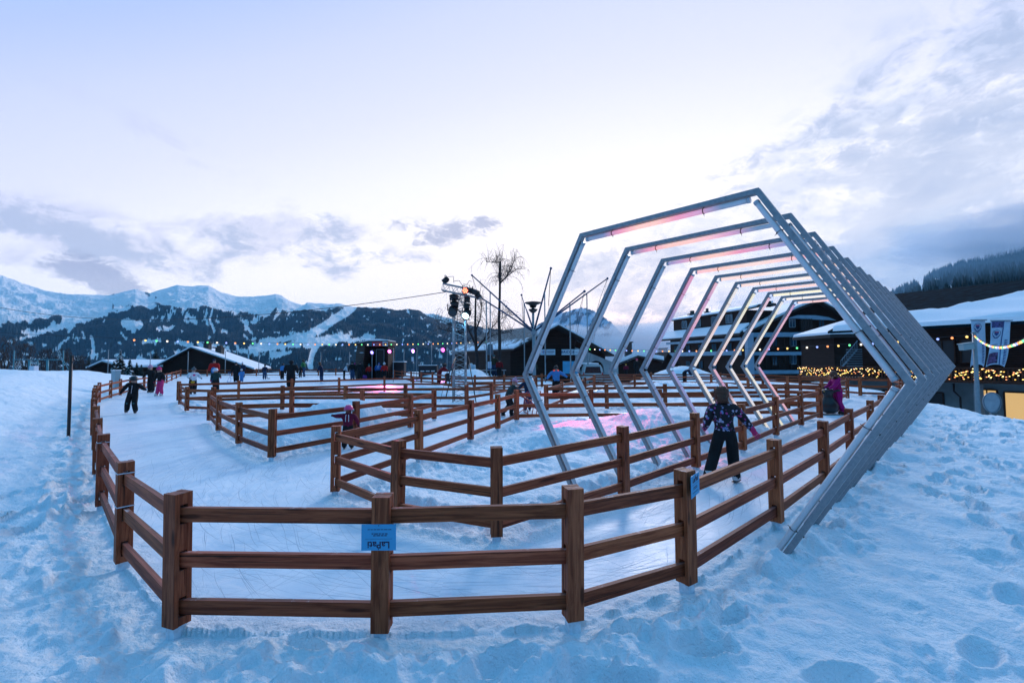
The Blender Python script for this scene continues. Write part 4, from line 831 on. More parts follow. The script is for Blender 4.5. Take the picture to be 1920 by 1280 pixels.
mb = MB(); pts = [(1478, 596), (1496, 590.5), (1530, 591), (1554, 594.5), (1568, 600.5), (1520, 598.5)]; mb.prism([H(a, b, .55) for a, b in pts], (0, .1, 0)); mb.build('attic_balcony_board', BAND, root)
mb = MB(); p, q = H(1509, 720), H(1527, 597); 
for i in range(7): mb.box((p.x+(q.x-p.x)*(i+.5)/7, p.y+.7, (p.z+q.z)/2), ((q.x-p.x)/7*.55, .5, q.z-p.z))
mb.build('vertical_timber_column', ROOFE, root)
mb = MB(); 
for t, bt in ((632.5, 659), (666, 693.5)):
    for a, b in ((1414, 1508), (1530, 1600)):
        for i in range(8): 
            x = H(a+(b-a)*(i+.5)/8, bt); mb.box((x.x, x.y+1.0, (H(a, t).z+x.z)/2), (.10, .10, H(a, t).z-x.z))
mb.build('balcony_posts', TIM2, root)
for px, py in ((1485, 605), (1540, 606), (1487, 640), (1452, 641), (1546, 640), (1578, 642), (1487, 674), (1452, 676), (1545, 675)): window(root, H(px, py, 1.15), UX, 1.0, 1.5, n=FN, fr=WF if px in (1485, 1487) else TIM2)
mb = MB(); p = H(1406, 630); mb.box((p.x, p.y+.3, p.z-3.2), (1.0, 1.0, 7.6)); mb.build('concrete_pier', mat('pale_concrete', (.30, .36, .44), .8, noise_=(1, .1)), root)
# long wing running back to the left
FL = at(1257, 650, 98)-o_; NR = Vector((x0, 1.5, 0)); FL.z = 0; wd = (NR-FL); wd.z = 0; wn = Vector((wd.y, -wd.x, 0)).normalized(); back = -wn*12
def wing(t, z, out=0.0): p = FL+wd*t+wn*out; return Vector((p.x, p.y, z))
def wz(px, py, t): p = FL+wd*t+o_; return at(px, py, p.y).z-o_.z
z0, zsk0, zsk1, zat, ztp = -1, wz(1257, 632, 0), wz(1405, 630, 1), wz(1257, 617, 0), wz(1257, 600, 0); zeave = (wz(1257, 634, 0)+wz(1405, 628, 1))/2
zs_t = zeave+1.5; zt = (wz(1262, 599, 0)+wz(1400, 581, 1))/2
mb = MB(); mb.prism([wing(0, z0), wing(1, z0), wing(1, zeave), wing(0, zeave)], back); mb.build('wing_wall', TIM, root)
mb = MB(); mb.prism([wing(-.05, zeave-.35, 1.6), wing(-.05, zeave+.0, 1.6), wing(-.05, zs_t, -.6), wing(-.05, zs_t-.4, -.6)], wd*1.07); rf = mb.build('skirt_roof', ROOFE, root)
mb = MB(); mb.prism([wing(-.045, zeave+.03, 1.5), wing(-.045, zeave+.38, 1.5), wing(-.045, zs_t+.35, -.5), wing(-.045, zs_t+.03, -.5)], wd*1.06); mb.build('roof_snow', SNOW, rf)
mb = MB(); mb.prism([wing(0, zeave, -.9), wing(.97, zeave, -.9), wing(.97, zt-.05, -.9), wing(0, zt-.05, -.9)], back*.8); mb.build('attic_wall', TIM, root)
mb = MB(); mb.prism([wing(-.02, zt-.2, -.4), wing(-.02, zt, -.4), wing(-.02, zt+1.3, -6.5), wing(-.02, zt+1.1, -6.5)], wd*1.0); rf = mb.build('upper_roof', ROOFE, root)
mb = MB(); mb.prism([wing(-.015, zt+.03, -.45), wing(-.015, zt+.35, -.45), wing(-.015, zt+1.65, -6.4), wing(-.015, zt+1.33, -6.4)], wd*.99); mb.build('roof_snow', SNOW, rf)
WX_ = wd.normalized()
for t in (.18, .38, .60, .78): window(root, wing(t, (zs_t+zt)/2+.1, -.86), WX_, 1.6, 1.5, n=wn)
for t in (.1, .28, .46, .64, .82): window(root, wing(t, zeave-2.2, .03), WX_, 1.4, 1.5, n=wn, fr=TIM2); window(root, wing(t, zeave-5.4, .03), WX_, 1.4, 1.5, n=wn, fr=TIM2)
for zc, hh in ((zeave-.9, .5), (wz(1330, 663, .5), .75)): mb = MB(); mb.prism([wing(.0, zc-hh/2, .9), wing(1, zc-hh/2, .9), wing(1, zc+hh/2, .9), wing(0, zc+hh/2, .9)], wn*.12); mb.build('balcony_board', BAND, root)
mb = MB()
for i in range(24): p = wing(i/24-.14, wz(1240, 655, 0)-.3, .6); 
mb.prism([wing(-.16, wz(1240, 652, 0), .6), wing(0, wz(1240, 652, 0), .6), wing(0, wz(1240, 653.5, 0), .6), wing(-.16, wz(1240, 653.5, 0), .6)], wn*.1)
for i in range(14): p = wing(-.16+.16*i/14, wz(1240, 656, 0)-.2, .65); mb.box(p, (.05, .05, 1.1))
mb.prism([wing(-.16, wz(1240, 660, 0), -3), wing(0, wz(1240, 660, 0), -3), wing(0, wz(1240, 661.5, 0), -3), wing(-.16, wz(1240, 661.5, 0), -3)], wn*4); mb.build('side_balcony', TIM2, root)
for px, py, w, h, t in ((1298, 590, 1.3, 1.5, .25), (1326, 586, .8, 2.4, .45), (1438, 574, 2.0, 1.7, 1.05)):
    p = FL+wd*t-wn*6+o_; q = at(px, py, p.y); mb = MB(); z_ = zt+.9; zt_ = q.z-o_.z; c = Vector((q.x-o_.x, q.y-o_.y, 0)); mb.box((c.x, c.y, (z_+zt_)/2), (w, w, zt_-z_)); mb.box((c.x, c.y, zt_+.1), (w*1.25, w*1.25, .2)); mb.box((c.x, c.y, zt_+.5), (w*.5, w*.5, .7)); mb.build('chimney', CHIM, root)
# ------------------------------------------------------------------ annexe with an outside stair
Ya = 52; A0 = at(1597, 601, Ya+3); EL, ER = at(1556, 628, Ya), at(1720, 624, Ya); root = empty('annexe', (EL.x, Ya, -3), 0, 'timber annexe with a hipped snowy roof and an outside stair beside the hotel', 'annexe'); o_ = Vector(root.location)
mb = MB(); a, b = EL-o_+Vector((1.0, .8, -.3)), ER-o_+Vector((0, .8, -.3)); mb.prism([Vector((a.x, a.y, 0)), Vector((b.x, b.y, 0)), b, a], (0, 6, 0)); mb.build('wall', TIM, root)
mb = MB(); p = [EL-o_, ER-o_, ER-o_+Vector((0, 7, 0)), EL-o_+Vector((0, 7, 0))]; rA_ = A0-o_; rB_ = ER-o_+Vector((0, 3.5, rA_.z-(ER-o_).z)); up = Vector((0, 0, .3))
mb.add([v for v in p]+[rA_, rB_]+[v-up for v in p], [(0, 1, 5, 4), (3, 0, 4), (2, 3, 4, 5), (1, 2, 5), (6, 7, 1, 0), (9, 6, 0, 3), (8, 9, 3, 2), (7, 8, 2, 1), (9, 8, 7, 6)]); rf = mb.build('roof', ROOFE, root)
mb = MB(); q = [v.lerp(rA_, .02)+Vector((0, 0, .05)) for v in p]; hs = Vector((0, 0, .28)); r1, r2_ = rA_+Vector((0, 0, .05)), rB_+Vector((0, 0, .05))
mb.add(q+[r1+hs, r2_+hs]+[v+hs for v in q], [(6, 7, 5, 4), (9, 6, 4), (8, 9, 4, 5), (0, 1, 7, 6), (3, 0, 6, 9), (2, 3, 9, 8)]); mb.build('roof_snow', SNOW, rf)
mb = MB(); s0, s1 = at(1577, 690, Ya-1)-o_, at(1607, 655, Ya-1)-o_; n = 9
for i in range(n): p_ = s0.lerp(s1, i/(n-1)); mb.box(Vector((s1.x-.3, p_.y, p_.z)), (1.7, .3, .06)); 
mb.bar(s0+Vector((0, -.1, .9)), s1+Vector((0, -.1, 1.0)), .06, .06)
mb.bar(s0, s1, .12, .12)
for i in range(n): p_ = s0.lerp(s1, i/(n-1)); mb.bar(p_, p_+Vector((0, 0, .95)), .03, .03)
mb.build('outside_stair', mat('stair_steel', (.18, .25, .30), .6), root)
# ------------------------------------------------------------------ restaurant along the right edge
P1 = Vector((at(1920, 660, 30).x, 30, 0)); P2 = Vector((at(1517, 690, 42).x, 42, 0)); dR = (P1-P2).normalized(); P1 = P1+dR*8; nR_ = Vector((-dR.y, dR.x, 0)); nR_ = nR_ if nR_.dot(-P1) > 0 else -nR_
Pw = P2.lerp(P1, .22); root = empty('restaurant', (P2.x, P2.y, -3.2), 0, 'long dark timber restaurant under a wide snowy roof with a fairy lit balcony', 'restaurant'); o_ = Vector(root.location)
def Q(t, z, out=0): p = P2.lerp(P1, t)+nR_*out; return Vector((p.x, p.y, z))-o_
zE, zB1, zB0, zG = 4.15, 1.18, .28, -3.0; LR = (P1-P2).length
mb = MB(); mb.prism([Q(.2, zB0), Q(1, zB0), Q(1, zE), Q(.2, zE)], -nR_*11); mb.build('upper_wall', TIM, root)
mb = MB(); mb.prism([Q(.02, zG-1), Q(1, zG-1), Q(1, zB0-.25), Q(.02, zB0-.25)], -nR_*11); mb.build('ground_floor_wall', mat('grey_render', (.16, .19, .20), .85, noise_=(1, .2)), root)
zR = zE+4.1; Lr = 12.5
mb = MB(); mb.prism([Q(.12, zE-.15, 1.8), Q(.12, zE+.05, 1.8), Q(.12, zR, -Lr+1.8), Q(.12, zR-.3, -Lr+1.8)], (P1-P2)*.98); rf = mb.build('roof', SHING, root)
# snow lies on the lower part of the roof, with a ragged upper edge
nu, nv2 = 90, 26; mb = MB(); vs_ = []; rs = random.Random(3); jag = [0.0]*(nu+1)
for i in range(nu+1):
    u = i/nu; e_ = .30+.42*min(1, max(0, (u-.26)/.25))+.03*math.sin(u*31)+.02*math.sin(u*77+1)+rs.uniform(-.012, .012)
    for j in range(nv2+1):
        v = j/nv2*e_; th_ = .36*min(1, (1-j/nv2)*9)+.02; b_ = Q(.14+.96*u, zE+.06+(zR-zE-.06)*v, 1.86-Lr*v); hgt = th_*(.8+.35*math.sin(u*14+v*9)*math.sin(v*15+1)) if 0 < j else .0
        vs_.append(b_+Vector((0, 0, .02+hgt if j > 0 else -.02)))
mb.add(vs_, [(i*(nv2+1)+j, (i+1)*(nv2+1)+j, (i+1)*(nv2+1)+j+1, i*(nv2+1)+j+1) for i in range(nu) for j in range(nv2)], smooth=True)
mb.prism([Q(.14, zE+.03, 1.86), Q(.14, zE+.36, 1.80), Q(.14, zE+.50, 1.1), Q(.14, zE+.28, 1.1)], (P1-P2)*.96); mb.build('roof_snow', SNOW, rf)
mb = MB(); mb.prism([Q(0, zB0-.18, 0), Q(1, zB0-.18, 0), Q(1, zB0, 0), Q(0, zB0, 0)], nR_*1.7)
mb.prism([Q(0, zB1-.12, 1.6), Q(1, zB1-.12, 1.6), Q(1, zB1, 1.6), Q(0, zB1, 1.6)], nR_*.14)
for i in range(100): p = Q(i/100+.003, (zB0+zB1)/2-.06, 1.67); mb.box(p, (.10, .03, zB1-zB0-.14), M=Matrix((dR, nR_, Vector((0, 0, 1)))).transposed())
mb.build('balcony', TIM2, root)
for t in (.44, .52, .69, .86): window(root, Q(t, 2.3, .04), dR, 1.4, 1.7, n=nR_, fr=TIM2, lit=mat('blue_shutter', (.012, .05, .16), .6) if t > .6 else mat('dull_glass', (.01, .012, .016), .5))
LIT = mat('lit_room_glass', (.2, .15, .08), .3, emit=(1, .62, .22), es=.6)
for t, w, h, z in ((.545, 1.0, .6, -.7), (.63, 2.0, 2.2, -1.6), (.76, 2.4, 2.2, -1.6), (.40, 1.6, 1.3, -1.4), (.3, 1.6, 1.3, -1.4)): window(root, Q(t, z, .04), dR, w, h, n=nR_, fr=TIM2, lit=LIT if t > .5 else mat('dull_glass', (.01, .012, .016), .5))
for t in (.36, .54, .71, .87): mb = MB(); p = Q(t, zG/2-.2, 1.2); mb.box(p, (.35, .35, 3.4)); mb.build('pillar', mat('pillar_render', (.17, .20, .22), .8), root)
mb = MB(); pts = [Q(.47, zB0-.3, .4), Q(.47, -.6, .4), Q(.485, -1.0, .4), Q(.485, zG, .4)]; mb.tube(pts, .06, 8); mb.build('drain_pipe', ROOFE, root)
# fairy lights woven into the balcony
FY = [mat('fairy_%d' % i, (.2, .2, .1), emit=c, es=2.2) for i, c in enumerate(((1, .55, .10), (1, .72, .18), (1, .35, .14), (1, .85, .45)))]
fr = empty('fairy_lights', Q(0, zB1, 1.85)+o_, 0, 'net of warm fairy lights along the restaurant balcony', 'fairy lights'); fo_ = Vector(fr.location); rs = random.Random(9); FMS = []
for mt in FY: mb = MB(); mb.ball((0, 0, 0), (.045, .045, .028), 6, 4); FMS.append(mb.mesh('light', mt))
pts = []
for i in range(620):
    t = rs.random(); 
    if rs.random() < .25: t = rs.gauss(.85, .04)
    if not 0 < t < 1: continue
    pts.append((t, zB0+.05+(zB1-zB0-.12)*(rs.random()**.75)*(.9+.1*math.sin(t*60))))
pts.sort(key=lambda p: -p[0]); vis = [p for p in pts if p[0] < .8]
for t, z in vis[:100]:
    b = bpy.data.objects.new('light', FMS[rs.randrange(4)]); COL.objects.link(b); b.parent = fr; b.location = Q(t, z, 1.86)+o_-fo_; b.scale = (rs.uniform(.7, 1.2),)*3
mb = MB()
for t, z in [p for p in pts if p[0] >= .8]+vis[100:]: mb.ball(Q(t, z, 1.86)+o_-fo_, (.045, .045, .028), 6, 4, mi=rs.randrange(4))
mb.build('lights', FY, fr, kind='stuff')
mb = MB()
for j in range(5): mb.tube([Q(i/60, zB0+.1+.18*j+.05*math.sin(i*1.3+j), 1.85)+o_-fo_ for i in range(61)], .006, 3)
mb.build('wire', BLACK, fr)
# house roof higher up behind the restaurant
h_, o_ = gable_house('house with a standing seam roof showing above the restaurant roof', at(1838, 556, 62), at(1858, 544, 66), at(1878, 556, 70), at(2010, 524, 50)-at(1858, 544, 66), 2, .4, .05, sn=.25)
mb = MB(); p = at(1896, 545, 62)-o_; mb.box(p, (.5, .5, 1.4)); mb.build('chimney', CHIM, h_)

# the blue evening air
mb = MB(); mb.box((0, 0, 0), (30000, 26000, 1700)); hm = bpy.data.materials.new('haze'); hm.use_nodes = True; t = hm.node_tree; t.nodes.remove(t.nodes['Principled BSDF'])
v = t.nodes.new('ShaderNodeVolumePrincipled'); v.inputs['Density'].default_value = 2.8e-5; v.inputs['Color'].default_value = (.30, .68, 1, 1); t.links.new(v.outputs[0], t.nodes['Material Output'].inputs['Volume'])
mb.build('haze', hm, loc=(0, 0, 850-230), kind='stuff', label='blue evening air over the valley', cat='haze')
# ------------------------------------------------------------------ the dark hut by the ice
Yk = 46; c0 = at(697, 712, Yk); root = empty('kiosk', (c0.x, Yk, -.2), 0, 'tall dark wooden kiosk with a red banner, a leaning curved side and a snowy roof', 'kiosk'); o_ = Vector(root.location)
def K(px, py, dy=0): return at(px, py, Yk+dy)-o_
PLK = timber('grey_planks', (.10, .075, .065), 4)
mb = MB(); outl = [(667, 712), (665, 700), (667, 670), (670, 645), (684, 643), (683, 665), (679, 690), (676, 712)]; mb.prism([K(*p) for p in outl], (0, 2.6, 0)); mb.build('curved_side', PLK, root)
mb = MB(); mb.prism([K(a, b) for a, b in ((722.5, 712), (722.5, 645), (727.5, 644), (727.5, 712))], (0, 2.6, 0)); mb.prism([K(676, 712, 2.4), K(727, 712, 2.4), K(727, 645, 2.4), K(676, 645, 2.4)], (0, .2, 0)); mb.build('wall', TIM, root)
mb = MB(); mb.prism([K(a, b, -.25) for a, b in ((668, 647), (669, 643.5), (690, 639), (728, 638.5), (728, 647))], (0, 3.1, 0)); rf = mb.build('roof', ROOFE, root)
mb = MB(); mb.prism([K(a, b, -.2) for a, b in ((669, 643), (678, 640), (690, 637), (700, 635.3), (712, 635), (722, 636.2), (728, 637.5), (728, 638.4), (690, 638.8))], (0, 3.0, 0)); mb.build('roof_snow', SNOW, rf)
mb = MB(); mb.prism([K(697.5, 649, -.3), K(717, 649, -.3), K(717, 641, -.3), K(697.5, 641, -.3)], (0, .04, 0)); bn = mb.build('red_banner', mat('banner_red', (.50, .02, .04), .6), root)
mb = MB()
for y, a, b in ((643.2, 703, 715), (645.2, 699, 716), (647.2, 700, 714)): p, q = K(a, y, -.33), K(b, y+.7, -.33); mb.box(((p.x+q.x)/2, p.y, (p.z+q.z)/2), (q.x-p.x, .01, .035))
mb.build('banner_print', mat('banner_pale', (.35, .25, .3), .6), bn)
mb = MB(); mb.prism([K(717.3, 648.5, -.3), K(727, 648.5, -.3), K(727, 640.3, -.3), K(717.3, 640.3, -.3)], (0, .04, 0)); lg = mb.build('logo_panel', mat('panel_white', (.5, .52, .6), .5), root)
mb = MB(); c = K(722.2, 644.3, -.34); mb.ball(c, (.20, .012, .10), 14, 8); mb.build('logo_oval', mat('oval_red', (.35, .02, .06), .5), lg)
mb = MB(); mb.prism([K(687, 649, -.28), K(697.2, 649, -.28), K(697.2, 641.3, -.28), K(687, 641.5, -.28)], (0, .04, 0)); mb.build('teal_panel', mat('panel_teal', (.02, .09, .12), .5), root)
mb = MB(); mb.prism([K(a, b, .5) for a, b in ((707, 712), (707, 657), (718.5, 657), (718.5, 712))], (0, .1, 0)); mb.build('door', mat('door_black', (.006, .006, .008), .5), root)
mb = MB()
for x in (705.5, 720): mb.bar(K(x, 712, .3), K(x, 655, .3), .05, .05)
mb.bar(K(705.5, 655, .3), K(720, 655, .3), .05, .05); mb.build('door_frame', POLE, root)
mb = MB(); mb.ball(K(678, 661, -.05), (.22, .1, .06), 10, 6); mb.build('lamp', mat('lamp_pale', (.45, .5, .55), .5), root)
# counters and booths behind the pink fence
p = at(745, 708, 48); root = empty('snowy_counter', p, 0, 'dark counter with a snow topped lid right of the hut', 'counter'); mb = MB(); mb.box((0, .4, .7), (1.45, 1.0, 1.9)); mb.build('body', mat('counter_black', (.012, .012, .018), .6, noise_=(3, .3)), root)
mb = MB(); mb.box((0, .4, 1.70), (1.6, 1.15, .09)); bevel(mb.build('snow_cap', SNOW, root), .03)
p = at(802, 706, 44); root = empty('drinks_booth', p, 0, 'black booth with a white lit top rail and three white bars behind the pink fence', 'booth'); w = 34/842*44
mb = MB(); mb.box((0, .5, .4), (w, 1.0, 1.4)); mb.build('body', mat('booth_black', (.012, .012, .018), .6), root)
mb = MB(); mb.box((0, -.02, 1.12), (w*1.02, .14, .07)); mb.build('top_rail', WHITE, root)
for i in range(3): mb = MB(); mb.box(((i-1)*w*.29, -.03, .55), (w*.20, .05, .09)); mb.build('white_bar', WHITE, root)
p = at(773.5, 673, 43); root = empty('notice_board', p, 0, 'small white notice hanging between the two violet spotlights', 'notice'); mb = MB(); mb.box((0, 0, 0), (.22, .02, .42)); mb.build('sheet', mat('paper_white', (.6, .62, .7), .7), root); mb = MB(); mb.tube([(.12, .03, -.1), (.12, .03, -1.9)], .02, 6); mb.build('post', POLE, root)
# tall net posts along the far side
for i, (px, Yn, y0, lb) in enumerate(((202, 60, 656, 'over the half buried shed'), (281, 60, 659, 'left of the dark chalet gable'), (352, 60, 659, 'in front of the left chalet gable'), (422, 60, 659, 'in front of the left chalet snow roof'), (485, 60, 660, 'left of the hockey player'), (601, 60, 660, 'behind the long coat woman'), (655, 60, 660, 'left of the kiosk'), (757, 56, 655, 'right of the kiosk counter'), (809, 50, 645, 'behind the drinks booth'))):
    p = at(px, 702, Yn); z1 = at(px, y0, Yn).z; mb = MB(); mb.tube([(0, 0, -1.2), (0, 0, z1)], .045, 8); mb.tube([(0, 0, z1), (0, 0, z1+.04)], .06, 8); mb.build('net_post', POLE, loc=Vector((p.x, Yn, 0)), label='thin pale net post '+lb, cat='net post', group='thin net posts behind the ice')
# green goal-like frame at the far left
p = at(72, 700, 40); root = empty('ball_court_frame', (p.x, 40, -1), 0, 'teal steel ball court frame with two tall uprights at the far left', 'court frame'); o_ = Vector(root.location); TEAL = mat('teal_steel', (.06, .22, .27), .5, .2)
for xx in (26, 118): mb = MB(); mb.tube([at(xx+(-2 if xx < 50 else 0), 706, 40)-o_, at(xx+1, 657, 40)-o_], .05, 8); mb.build('upright', TEAL, root)
mb = MB(); mb.tube([at(27, 674, 40)-o_, at(118, 674, 40)-o_], .035, 8); mb.build('crossbar', TEAL, root)
for xx, r in ((55, .09), (71, .04), (89, .09)): mb = MB(); mb.tube([at(xx, 706, 40)-o_, at(xx, 675, 40)-o_], r, 8); mb.build('panel_post', TEAL, root)
mb = MB(); mb.tube([at(118, 674, 40)-o_, at(128, 692, 40)-o_], .035, 8); mb.build('brace', TEAL, root)
p = at(63.5, 698, 38); mb = MB(); mb.box((0, 0, 0), (.42, .42, 1.1)); bevel(mb.build('white_block', mat('block_white', (.6, .66, .75), .7), loc=p, label='small white block on the left snow bank in front of the teal frame', cat='block'), .03)
# ------------------------------------------------------------------ bungee trampoline rig
Yg = 38; hub = at(1001, 622, Yg); root = empty('bungee_trampoline', (hub.x, Yg, 0), 0, 'bungee trampoline rig with long arms fanning out above the centre chalet', 'trampoline rig'); o_ = Vector(root.location)
DKB = mat('rig_blue_steel', (.03, .07, .14), .4, .5)
for (tx, ty, dY, sx, sy) in ((885, 516, 3, 921, 557), (900, 557, -3, 911, 570), (978, 553, 4, 983, 575), (1033, 503, -2, 1021.5, 545), (1139, 522, 3, 1098, 553), (1096, 546, -3, 1070, 570)):
    a = hub-o_; b = at(tx, ty, Yg+dY)-o_; mb = MB(); mb.tube([a, b], [.085, .055], 8); mb.ball(b, .11, 8, 6); mb.build('arm', DKB, root)
    f = (sx-1001)/(tx-1001); q = a.lerp(b, f); mb = MB(); mb.tube([Vector((q.x, q.y, -.5)), q], .05, 8); mb.build('support_post', POLE, root)
    mb = MB(); mb.tube([b, b.lerp(a, .10)-Vector((0, 0, 1.2)), b.lerp(a, .16)-Vector((0, 0, 2.2))], .018, 5); mb.tube([b, Vector((q.x, q.y, 1.2))], .010, 4); mb.build('bungee_rope', BLACK, root)
mb = MB(); mb.tube([Vector((0, 0, -.5)), hub-o_+Vector((0, 0, .1))], .16, 10); mb.ball(hub-o_, .28, 10, 7); mb.build('mast', POLE, root)
p = at(1000, 640, 58); root = empty('siren_mast', (p.x, 58, 0), 0, 'black siren on a mast shaped like a double mushroom', 'siren'); z0 = at(1000, 566, 58).z
mb = MB(); mb.tube([(0, 0, -1), (0, 0, z0-.5)], .16, 8); mb.build('mast', POLE, root); mb = MB()
mb.tube([(0, 0, z0-1.4), (0, 0, z0-1.1), (0, 0, z0-.95), (0, 0, z0-.85)], [.25, .55, .6, .2], 14); mb.tube([(0, 0, z0-.75), (0, 0, z0-.4), (0, 0, z0-.1), (0, 0, z0+.05)], [.35, .5, 1.25, .35], 16); mb.build('siren_head', BLACK, root)
# ------------------------------------------------------------------ bare trees
BARK = mat('bare_bark', (.030, .024, .024), .9, noise_=(5, .3)); TW = mat('bare_twigs', (.045, .034, .035), .9)
def bare(label, Y, limbs, seed, ntw, lo, hi, droop=1.0):
    rs = random.Random(seed); base = at(limbs[0][0][0][0], 700, Y); root = empty('bare_tree', (base.x, Y, -.3), 0, label, 'tree', 'leafless trees by the trampoline'); o_ = Vector(root.location)
    for i, (pts, r0, r1) in enumerate(limbs):
        n = len(pts); mb = MB(); P = [at(x, y, Y+(rs.uniform(-1.5, 1.5) if j > 0 and i > 0 else 0))-o_ for j, (x, y) in enumerate(pts)]
        mb.tube(P, [r0+(r1-r0)*j/(n-1) for j in range(n)], 7); mb.build('trunk' if i == 0 else 'limb', BARK, root); limbs[i] = (P, r0, r1)
    mb = MB(); tot = limbs[lo:]
    for k in range(ntw):
        P, r0, r1 = rs.choice(tot); s = rs.randrange(len(P)-1); p = P[s].lerp(P[s+1], rs.random()); a = rs.uniform(0, 6.28); L_ = rs.uniform(.8, hi); upw = rs.random() < .5; L_ *= .8 if upw else 1.0; d = (Vector((math.cos(a)*.35, math.sin(a)*.3, 1.0)) if upw else Vector((math.cos(a), math.sin(a)*.8, rs.uniform(.2, 1.2)))).normalized(); pts = [p]; n = 7; v = d*L_/n
        for j in range(n):
            pts.append(pts[-1]+v); v = v*.96+Vector((rs.uniform(-.04, .04), rs.uniform(-.04, .04), (-.002 if upw else -.055)*droop*L_))
        mb.tube(pts, [.014*(1-j/(n+1.5)) + .004 for j in range(n+1)], 3, cap=False)
        for q in range(3):
            s2 = rs.randrange(2, n); pp = pts[s2]; v = Vector((rs.uniform(-1, 1), rs.uniform(-1, 1), rs.uniform(-.4, .5)))*.13; p2 = [pp]
            for j in range(5): p2.append(p2[-1]+v); v = v*.95+Vector((0, 0, -.035*droop*2))
            mb.tube(p2, [.010, .009, .008, .007, .006, .005], 3, cap=False)
    mb.build('crown', TW, root); return root
bare('tall lopped tree with drooping shoots rising over the centre chalet', 41, [([(936, 705), (937, 640), (935.5, 600), (937, 560), (938, 490)], .17, .09), ([(938, 531), (947, 521), (957, 508), (966, 484)], .07, .03), ([(938, 492), (925, 492), (912, 491)], .05, .02), ([(939, 530), (952, 517), (968, 505), (985, 503)], .06, .02), ([(937, 530), (936, 515), (937, 498)], .08, .07), ([(938, 600), (948, 592), (962, 590)], .03, .015)], 3, 120, 1, 2.9, .8)
bare('spreading leafless tree just right of the lighting tower', 43, [([(893, 712), (895, 675), (893, 655), (891, 610), (892, 552)], .22, .08), ([(893, 655), (905, 640), (918, 620), (936, 598)], .12, .03), ([(893, 650), (880, 620), (872, 605), (862, 585)], .10, .03), ([(872, 625), (850, 610), (830, 602), (812, 596)], .07, .02), ([(892, 620), (900, 600), (903, 575), (900, 552)], .08, .02), ([(878, 640), (860, 622), (840, 620), (822, 616)], .07, .02), ([(905, 640), (925, 628), (945, 624), (960, 622)], .06, .015), ([(880, 600), (868, 570), (855, 555)], .05, .015)], 8, 260, 1, 2.6, .7)
p = at(919, 655, 42); mb = MB(); mb.tube([(0, 0, -.5), (0, 0, .35)], [.32, .26], 10); mb.ball((0, 0, .35), (.26, .26, .2), 10, 6)
mb.build('grey_sack', mat('sack_grey', (.10, .15, .19), .8), loc=p, label='grey sack wrapped round the tall tree trunk under the bulbs', cat='sack')
# conifers and bushes behind the left bank
def conifer(px, pyb, pyt, Y, label, seed, snowy=False):
    rs = random.Random(seed); b = at(px, pyb, Y); h = at(px, pyt, Y).z-b.z; root = empty('fir_tree', b-Vector((0, 0, .5)), 0, label, 'tree', 'firs behind the rink'); mb = MB(); mb.tube([(0, 0, 0), (0, 0, h*.95)], [.14, .03], 6); mb.build('trunk', TRK, root)
    mb = MB(); sn = MB(); z = h*.1
    while z < h:
        f = 1-z/h; r = h*.30*f+.1; n = int(6+8*f)
        for k in range(n):
            a = rs.uniform(0, 6.28); rr_ = r*rs.uniform(.65, 1.15); d = Vector((math.cos(a), math.sin(a), 0)); s = Vector((-d.y, d.x, 0)); w = rr_*.30; dz = -rr_*.38
            p0 = Vector((0, 0, z+.1)); pm = d*rr_*.6+Vector((0, 0, z+dz*.4)); p1 = d*rr_+Vector((0, 0, z+dz))
            mb.poly([p0, pm+s*w, p1, pm-s*w]); mb.poly([p0-Vector((0, 0, .02)), pm-Vector((0, 0, w*.9))+s*.02, p1, pm+s*w*.6])
            for q in range(3): e = p0.lerp(p1, rs.uniform(.35, .95)); mb.poly([e, e+s*w*rs.uniform(-1.3, 1.3)-Vector((0, 0, w*.7)), e+d*w*.6-Vector((0, 0, w*.4))])
            if snowy and rs.random() < .5: sn.poly([p0.lerp(pm, .4)+Vector((0, 0, .05)), pm+s*w*.6+Vector((0, 0, .05)), p0.lerp(p1, .9)+Vector((0, 0, .05)), pm-s*w*.6+Vector((0, 0, .05))])
        z += h*.055*rs.uniform(.8, 1.2)
    mb.build('crown', TREE, root)
    if snowy: sn.build('snow', SNOW, root)
for i, (px, pb, pt, Y, s, lb) in enumerate(((224, 697, 647, 50, 1, 'tallest dark fir between the shed and the left chalet'), (213, 697, 668, 48, 1, 'small snowy fir left of the tallest fir'), (243, 697, 664, 48, 1, 'bushy fir just right of the tallest fir'), (256, 699, 672, 49, 0, 'low fir beside the left chalet eave'), (265, 699, 676, 49, 0, 'lowest fir touching the left chalet eave'),
        (443, 694, 650, 88, 0, 'dark fir behind the left chalet roof'), (470, 694, 657, 88, 0, 'shorter fir right of the left chalet roof'), (292, 680, 648, 95, 0, 'far fir above the left chalet eave'), (455, 694, 664, 90, 0, 'fir standing between two others past the chalet roof'), (166, 692, 664, 70, 0, 'fir behind the lone black post'))):
    conifer(px, pb, pt, Y, lb, i, s)
